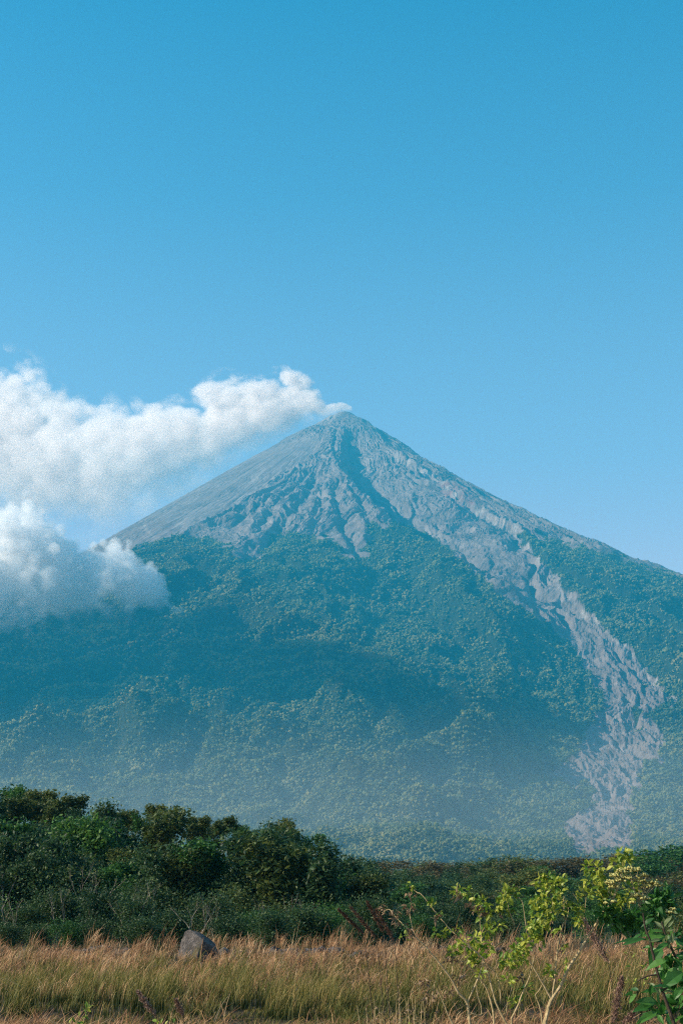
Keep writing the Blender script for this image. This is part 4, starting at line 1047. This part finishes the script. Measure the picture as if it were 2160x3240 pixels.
for c, n, rd in [((415, 375), 14, 40), ((450, 360), 8, 30), ((370, 400), 10, 34), ((500, 410), 14, 46), ((440, 470), 16, 50), ((580, 400), 12, 40), ((410, 520), 10, 36), ((350, 570), 16, 50), ((440, 600), 16, 50), ((380, 640), 16, 50), ((540, 490), 9, 34), ((540, 560), 10, 40), ((570, 620), 10, 40), ((490, 640), 9, 38), ((400, 690), 8, 36),
                 ((340, 760), 16, 44), ((410, 760), 14, 42), ((450, 720), 9, 36), ((250, 880), 14, 46), ((330, 850), 14, 46), ((370, 870), 12, 44), ((190, 950), 12, 44), ((270, 940), 10, 44), ((170, 1050), 10, 44), ((230, 1010), 10, 40), ((690, 590), 12, 48), ((720, 640), 12, 42), ((700, 720), 9, 32), ((770, 490), 8, 36), ((700, 500), 6, 30), ((530, 800), 7, 26), ((590, 945), 4, 16), ((560, 1215), 4, 14), ((600, 1075), 4, 18), ((470, 1120), 8, 30)]:
    cluster(lv, z8, c, D3 + rgs.uniform(-.25, .25), n, rd, .062)
for c, n, rd in [((790, 280), 10, 42), ((860, 280), 10, 40), ((800, 370), 12, 46), ((870, 350), 8, 34), ((1010, 250), 12, 44), ((1080, 190), 12, 40), ((1060, 150), 6, 26), ((1120, 180), 6, 30), ((880, 490), 12, 44), ((900, 440), 10, 36), ((820, 500), 5, 26), ((890, 540), 6, 28), ((950, 450), 10, 46), ((1090, 520), 14, 56), ((1130, 450), 10, 50), ((1030, 560), 10, 46)]:
    cluster(lv, z8, c, D3 + rgs.uniform(-.2, .2), n, rd, .075)
for c, n, rd in [((920, 650), 10, 48), ((1000, 690), 12, 60), ((1080, 680), 12, 56), ((1060, 740), 12, 60), ((1140, 690), 12, 56), ((1150, 760), 10, 44), ((1250, 720), 10, 50), ((1370, 560), 26, 70), ((1430, 520), 18, 56), ((1400, 610), 18, 60), ((1340, 600), 14, 50), ((1310, 650), 10, 44)]:
    cluster(dk, z8, c, D3 + rgs.uniform(-.2, .3), n, rd, .11, .5)
OV = np.array([(1, 0, 0), (-1, 0, 0), (0, 1, 0), (0, -1, 0), (0, 0, 1), (0, 0, -1)], float); OF = np.array([(0, 2, 4), (2, 1, 4), (1, 3, 4), (3, 0, 4), (2, 0, 5), (1, 2, 5), (3, 1, 5), (0, 3, 5)])
def florets(mb_, zf, c, depth, n, rad, s_):
    c3 = P3(zf(*c), depth); k = depth / 4500 / 2.6133
    for _ in range(n):
        o_ = rgs.normal(0, .55, 3) * rad * k; o_[2] = abs(o_[2]) * .45 - .12 * (o_[0]**2 + o_[1]**2) / (rad * k)
        mb_.add(OV * s_ * rgs.uniform(.6, 1.3) * np.array([1, 1, .8]) + c3 + o_, OF)
heads = []
for c, n, rd in [((1000, 340), 30, 40), ((1060, 310), 34, 40), ((1125, 290), 34, 36), ((1190, 295), 30, 36), ((1250, 340), 40, 40), ((1310, 395), 44, 46), ((1350, 420), 34, 36), ((960, 400), 40, 40), ((1040, 380), 36, 44), ((1110, 360), 44, 44), ((1200, 385), 36, 44), ((1270, 430), 40, 44), ((1180, 510), 50, 44), ((1245, 530), 44, 40), ((1150, 565), 20, 26), ((1000, 430), 26, 40), ((930, 570), 16, 20), ((990, 555), 10, 14), ((1450, 640), 18, 26), ((1480, 620), 12, 20)]:
    fl = MB(); florets(fl, z8, c, D3 - .45, int(n * 1.3), rd * .92, .0155); heads.append(('flower_head', fl, petal))
finish(root, [('stems', mb, stem_m), ('foliage', lv, lf_fresh), ('dark_foliage', dk, lf_deep), *heads])

# --- shrub 4: broad green leaves at the right edge, closest of all
D4 = 7.2
bx_ = P3(z8(1480, 1568), D4)
root = empty('broadleaf_shrub', (bx_[0], D4, float(zg(bx_[0], D4))), 0, 'close shrub with large glossy broad green leaves cut off by the right edge', 'shrub')
mb = MB(); lv = MB(); pl = MB()
stem(mb, z8, [(1490, 1568), (1440, 1420), (1395, 1290), (1350, 1130), (1310, 960), (1290, 870), (1250, 760), (1235, 650)], D4, .010, .004, True)
stem(mb, z8, [(1620, 1568), (1580, 1300), (1520, 1060), (1450, 900), (1410, 800), (1390, 720)], D4 + .3, .010, .004, True)
stem(mb, z8, [(1350, 1160), (1260, 1175), (1190, 1215)], D4, .005, .003); stem(mb, z8, [(1395, 1290), (1480, 1240), (1540, 1200)], D4, .005, .003)
def big(mb_, zf, pts):
    """single leaves given by photo base, tip, width share and roll"""
    for (bx0, by0, tx0, ty0, wr, roll) in pts:
        dd = rgs.uniform(-.25, .25)
        a_, b2 = P3(zf(bx0, by0), D4 + dd), P3(zf(tx0, ty0), D4 + dd + rgs.uniform(-.05, .05))
        d = (b2 - a_)[None]; L = np.linalg.norm(d, axis=1)
        nr = np.array([[math.sin(roll) * -.8, -math.cos(roll), .75]]) + rgs.normal(0, .15, (1, 3))
        leaf_blades(mb_, a_[None], d, nr, L * 1.06, L * wr, np.array([.18]), np.array([.35]), .3)
BIG = [(1390, 940, 1290, 1090, .55, .3), (1440, 1040, 1245, 1105, .42, 1.2), (1560, 1140, 1395, 1255, .55, .2), (1520, 1100, 1400, 1180, .4, .8), (1400, 960, 1290, 950, .35, .2), (1440, 900, 1330, 960, .38, .6), (1400, 1290, 1230, 1290, .28, .9), (1460, 1270, 1320, 1240, .45, 1.0), (1340, 1400, 1190, 1370, .5, .4), (1330, 1410, 1150, 1450, .42, .3), (1350, 1470, 1190, 1545, .38, .2), (1330, 1380, 1230, 1385, .6, .1),
       (1560, 1260, 1490, 1360, .5, .5), (1568, 1330, 1530, 1420, .6, .5), (1480, 1320, 1568, 1280, .45, .5), (1540, 1440, 1568, 1390, .5, .4), (1500, 1560, 1568, 1480, .45, .9), (1420, 1520, 1480, 1570, .5, .6), (1360, 1490, 1400, 1568, .45, .4), (1260, 870, 1000, 870, .22, 1.1), (1250, 860, 1060, 900, .22, .5), (1230, 820, 1130, 870, .3, 1.2), (1390, 830, 1220, 830, .25, .4), (1400, 800, 1300, 790, .3, .5), (1410, 840, 1270, 865, .3, .1),
       (1560, 950, 1480, 920, .5, 1.2), (1568, 1010, 1500, 990, .5, .6), (1540, 1060, 1568, 980, .5, .6), (1310, 1240, 1290, 1340, .4, .3), (1150, 1330, 1080, 1310, .55, 1.3), (1180, 1320, 1110, 1395, .45, 1.2), (1200, 1290, 1130, 1270, .4, 1.1), (1300, 930, 1220, 935, .4, 1.2), (1330, 690, 1210, 760, .35, .9), (1430, 1180, 1500, 1110, .5, .6), (1600, 1200, 1500, 1190, .5, .5)]
big(lv, z8, BIG)
PALE = [(1410, 760, 1460, 670, .4, .2), (1420, 760, 1400, 690, .4, .4), (1440, 770, 1485, 710, .35, .2), (1400, 780, 1330, 710, .35, .4), (1430, 800, 1500, 780, .3, .4), (1460, 900, 1510, 830, .45, .4), (1480, 900, 1470, 810, .4, .4), (1420, 860, 1390, 930, .4, .3), (1440, 830, 1420, 880, .6, .3), (1380, 870, 1290, 880, .35, .2), (1450, 950, 1440, 870, .4, .4), (1500, 960, 1560, 930, .4, .4), (1330, 1260, 1380, 1330, .35, .2), (1340, 1260, 1270, 1220, .35, .3), (1400, 1300, 1500, 1290, .25, .3), (1370, 1330, 1360, 1260, .4, .3)]
big(pl, z8, PALE)
for c, n, rd in [((1490, 1010), 9, 60), ((1520, 1230), 10, 60), ((1540, 1430), 12, 70), ((1450, 1130), 8, 50), ((1420, 1500), 9, 60), ((1300, 900), 6, 50), ((1500, 860), 6, 40)]: cluster(lv, z8, c, D4 + .25, n, rd, .075, .5, .3, .35, .6, .25)
lf_pale = leaf_mat2('young_leaves', [(0, (.06, .11, .035)), (.5, (.12, .17, .06)), (1, (.22, .26, .12))])
finish(root, [('stems', mb, stem_d), ('foliage', lv, lf_deep), ('young_foliage', pl, lf_pale)])

# --- feathery reed grass heads
def reed(zf, tip, foot, depth, width, mat_, label, n=520, group=None):
    a_, b2 = P3(zf(*foot), depth), P3(zf(*tip), depth + rgs.uniform(-.1, .1))
    g = np.array([a_[0] + (a_[0] - b2[0]) * .6, depth, 0.0]); g[2] = float(zg(g[0], g[1])) - .03
    root = empty('reed_grass', tuple(g), 0, label, 'reed grass', group)
    sm = MB(); hd = MB()
    pth = smooth_path([g, (g * .45 + a_ * .55) + np.array([0, 0, .03]), a_, (a_ + b2) / 2 + np.array([0, 0, .012]), b2])
    sm.tube(pth, np.linspace(.006, .0015, len(pth)), 5)
    t = rgs.random(n)**.8; c = a_[None] * (1 - t[:, None]) + b2[None] * t[:, None]
    ax = (b2 - a_) / np.linalg.norm(b2 - a_)
    w_ = width * np.sin(np.clip(.12 + .88 * (1 - t), 0, 1) * 2.6).clip(.12)
    c += rgs.normal(0, .45, (n, 3)) * w_[:, None]
    d = ax[None] * .9 + rgs.normal(0, .42, (n, 3))
    ln = rgs.uniform(.02, .045, n)
    leaf_blades(hd, c, d, rgs.normal(0, 1, (n, 3)), ln, ln * .32, np.full(n, .2), np.full(n, .3))
    finish(root, [('stalk', sm, stem_d), ('seed_head', hd, mat_)])
reed(z6, (1158, 692), (1330, 860), 20.0, .026, brown_m, 'brown feathery reed head leaning left, leftmost of the four over the middle of the field')
reed(z6, (1240, 678), (1410, 885), 20.3, .026, brown_m, 'brown feathery reed head leaning left, second from the left of the four over the middle of the field')
reed(z6, (1355, 645), (1465, 850), 19.8, .028, brown_m, 'tallest brown feathery reed head of the four over the middle of the field')
reed(z6, (1418, 700), (1535, 905), 20.2, .030, brown_m, 'brown feathery reed head closest to the thin withered shrub')
reed(z8, (735, 690), (945, 1050), 18.5, .075, pink_m, 'broad pinkish reed head behind the pale diagonal stem', 800)
reed(z8, (1060, 1190), (985, 1560), 17.5, .06, pink_m, 'pink drooping reed head low in front of the dry grass, left of the broad leaved shrub', 700)
reed(z8, (1150, 1480), (1060, 1600), 17.2, .05, pink_m, 'short pink reed head at the lower edge beside the broad leaved shrub', 400)
reed(z5, (950, 1520), (1075, 1690), 19.0, .05, pink_m, 'dusky reed head in the near grass below the boulder', 520)
reed(z5, (1215, 1580), (1265, 1690), 19.2, .045, pink_m, 'small dusky reed head in the near grass to the right below the boulder', 420)

# --- small green weeds and withered herbs in the near grass
def weed(zf, c, depth, n, rad, L, label, mat_, dry=False, cat='weed'):
    c3 = P3(zf(*c), depth); root = empty('withered_herb' if dry else 'green_weed', (c3[0], depth, float(zg(c3[0], depth))), 0, label, cat)
    sm = MB(); lv_ = MB()
    for i in range(7 if dry else 4):
        k = depth / 4500 / 2.2
        e = c3 + np.array([rgs.normal(0, .6) * rad * k, rgs.normal(0, .25), rgs.uniform(-.3, .9) * rad * k])
        g = np.array([c3[0] + rgs.normal(0, .06), depth, float(zg(c3[0], depth)) - .03])
        pth = smooth_path([g, (g + e) / 2 + rgs.normal(0, .03, 3), e]); sm.tube(pth, np.linspace(.006, .002, len(pth)), 4)
        m_ = n // (7 if dry else 4); t = rgs.uniform(.5, 1, m_)
        cc = pth[(t * (len(pth) - 1)).astype(int)] + rgs.normal(0, .02, (m_, 3))
        d = rgs.normal(0, 1, (m_, 3)); d[:, 2] += -.5 if dry else .45
        nr = rgs.normal(0, .5, (m_, 3)); nr[:, 2] += .8; nr[:, 1] -= .3
        ln = L * rgs.uniform(.6, 1.2, m_)
        leaf_blades(lv_, cc, d, nr, ln, ln * (.4 if dry else .42), np.full(m_, 1.0 if dry else .35), np.full(m_, .4), .8 if dry else .3)
    finish(root, [('stems', sm, stem_m if dry else stem_g), ('foliage', lv_, mat_)])
weed(z5, (535, 1665), 19.5, 44, 70, .12, 'bright green leafy weed in the near grass at the lower left', lf_fresh)
weed(z5, (1120, 1715), 18.8, 36, 55, .10, 'low yellow green weed at the lower edge below the boulder', lf_fresh)
weed(z7, (300, 1545), 17.5, 30, 40, .07, 'small green weed at the lower edge left of the thin shrub', lf_fresh)
weed(z7, (170, 1370), 17.8, 90, 90, .05, 'clump of withered curled herbs left of the thin shrub', lf_dry, True, 'herb')
weed(z7, (330, 1450), 17.4, 110, 95, .05, 'withered herb with curled pale leaves at the foot of the thin shrub', lf_dry, True, 'herb')
weed(z6, (1380, 1370), 18.6, 70, 70, .05, 'withered herb beside the lower middle of the near grass', lf_dry, True, 'herb')
weed(z8, (1180, 950), 30.0, 36, 60, .10, 'thin yellow flowered weed in front of the scrub wood, left of the broad leaved shrub', lf_fresh)
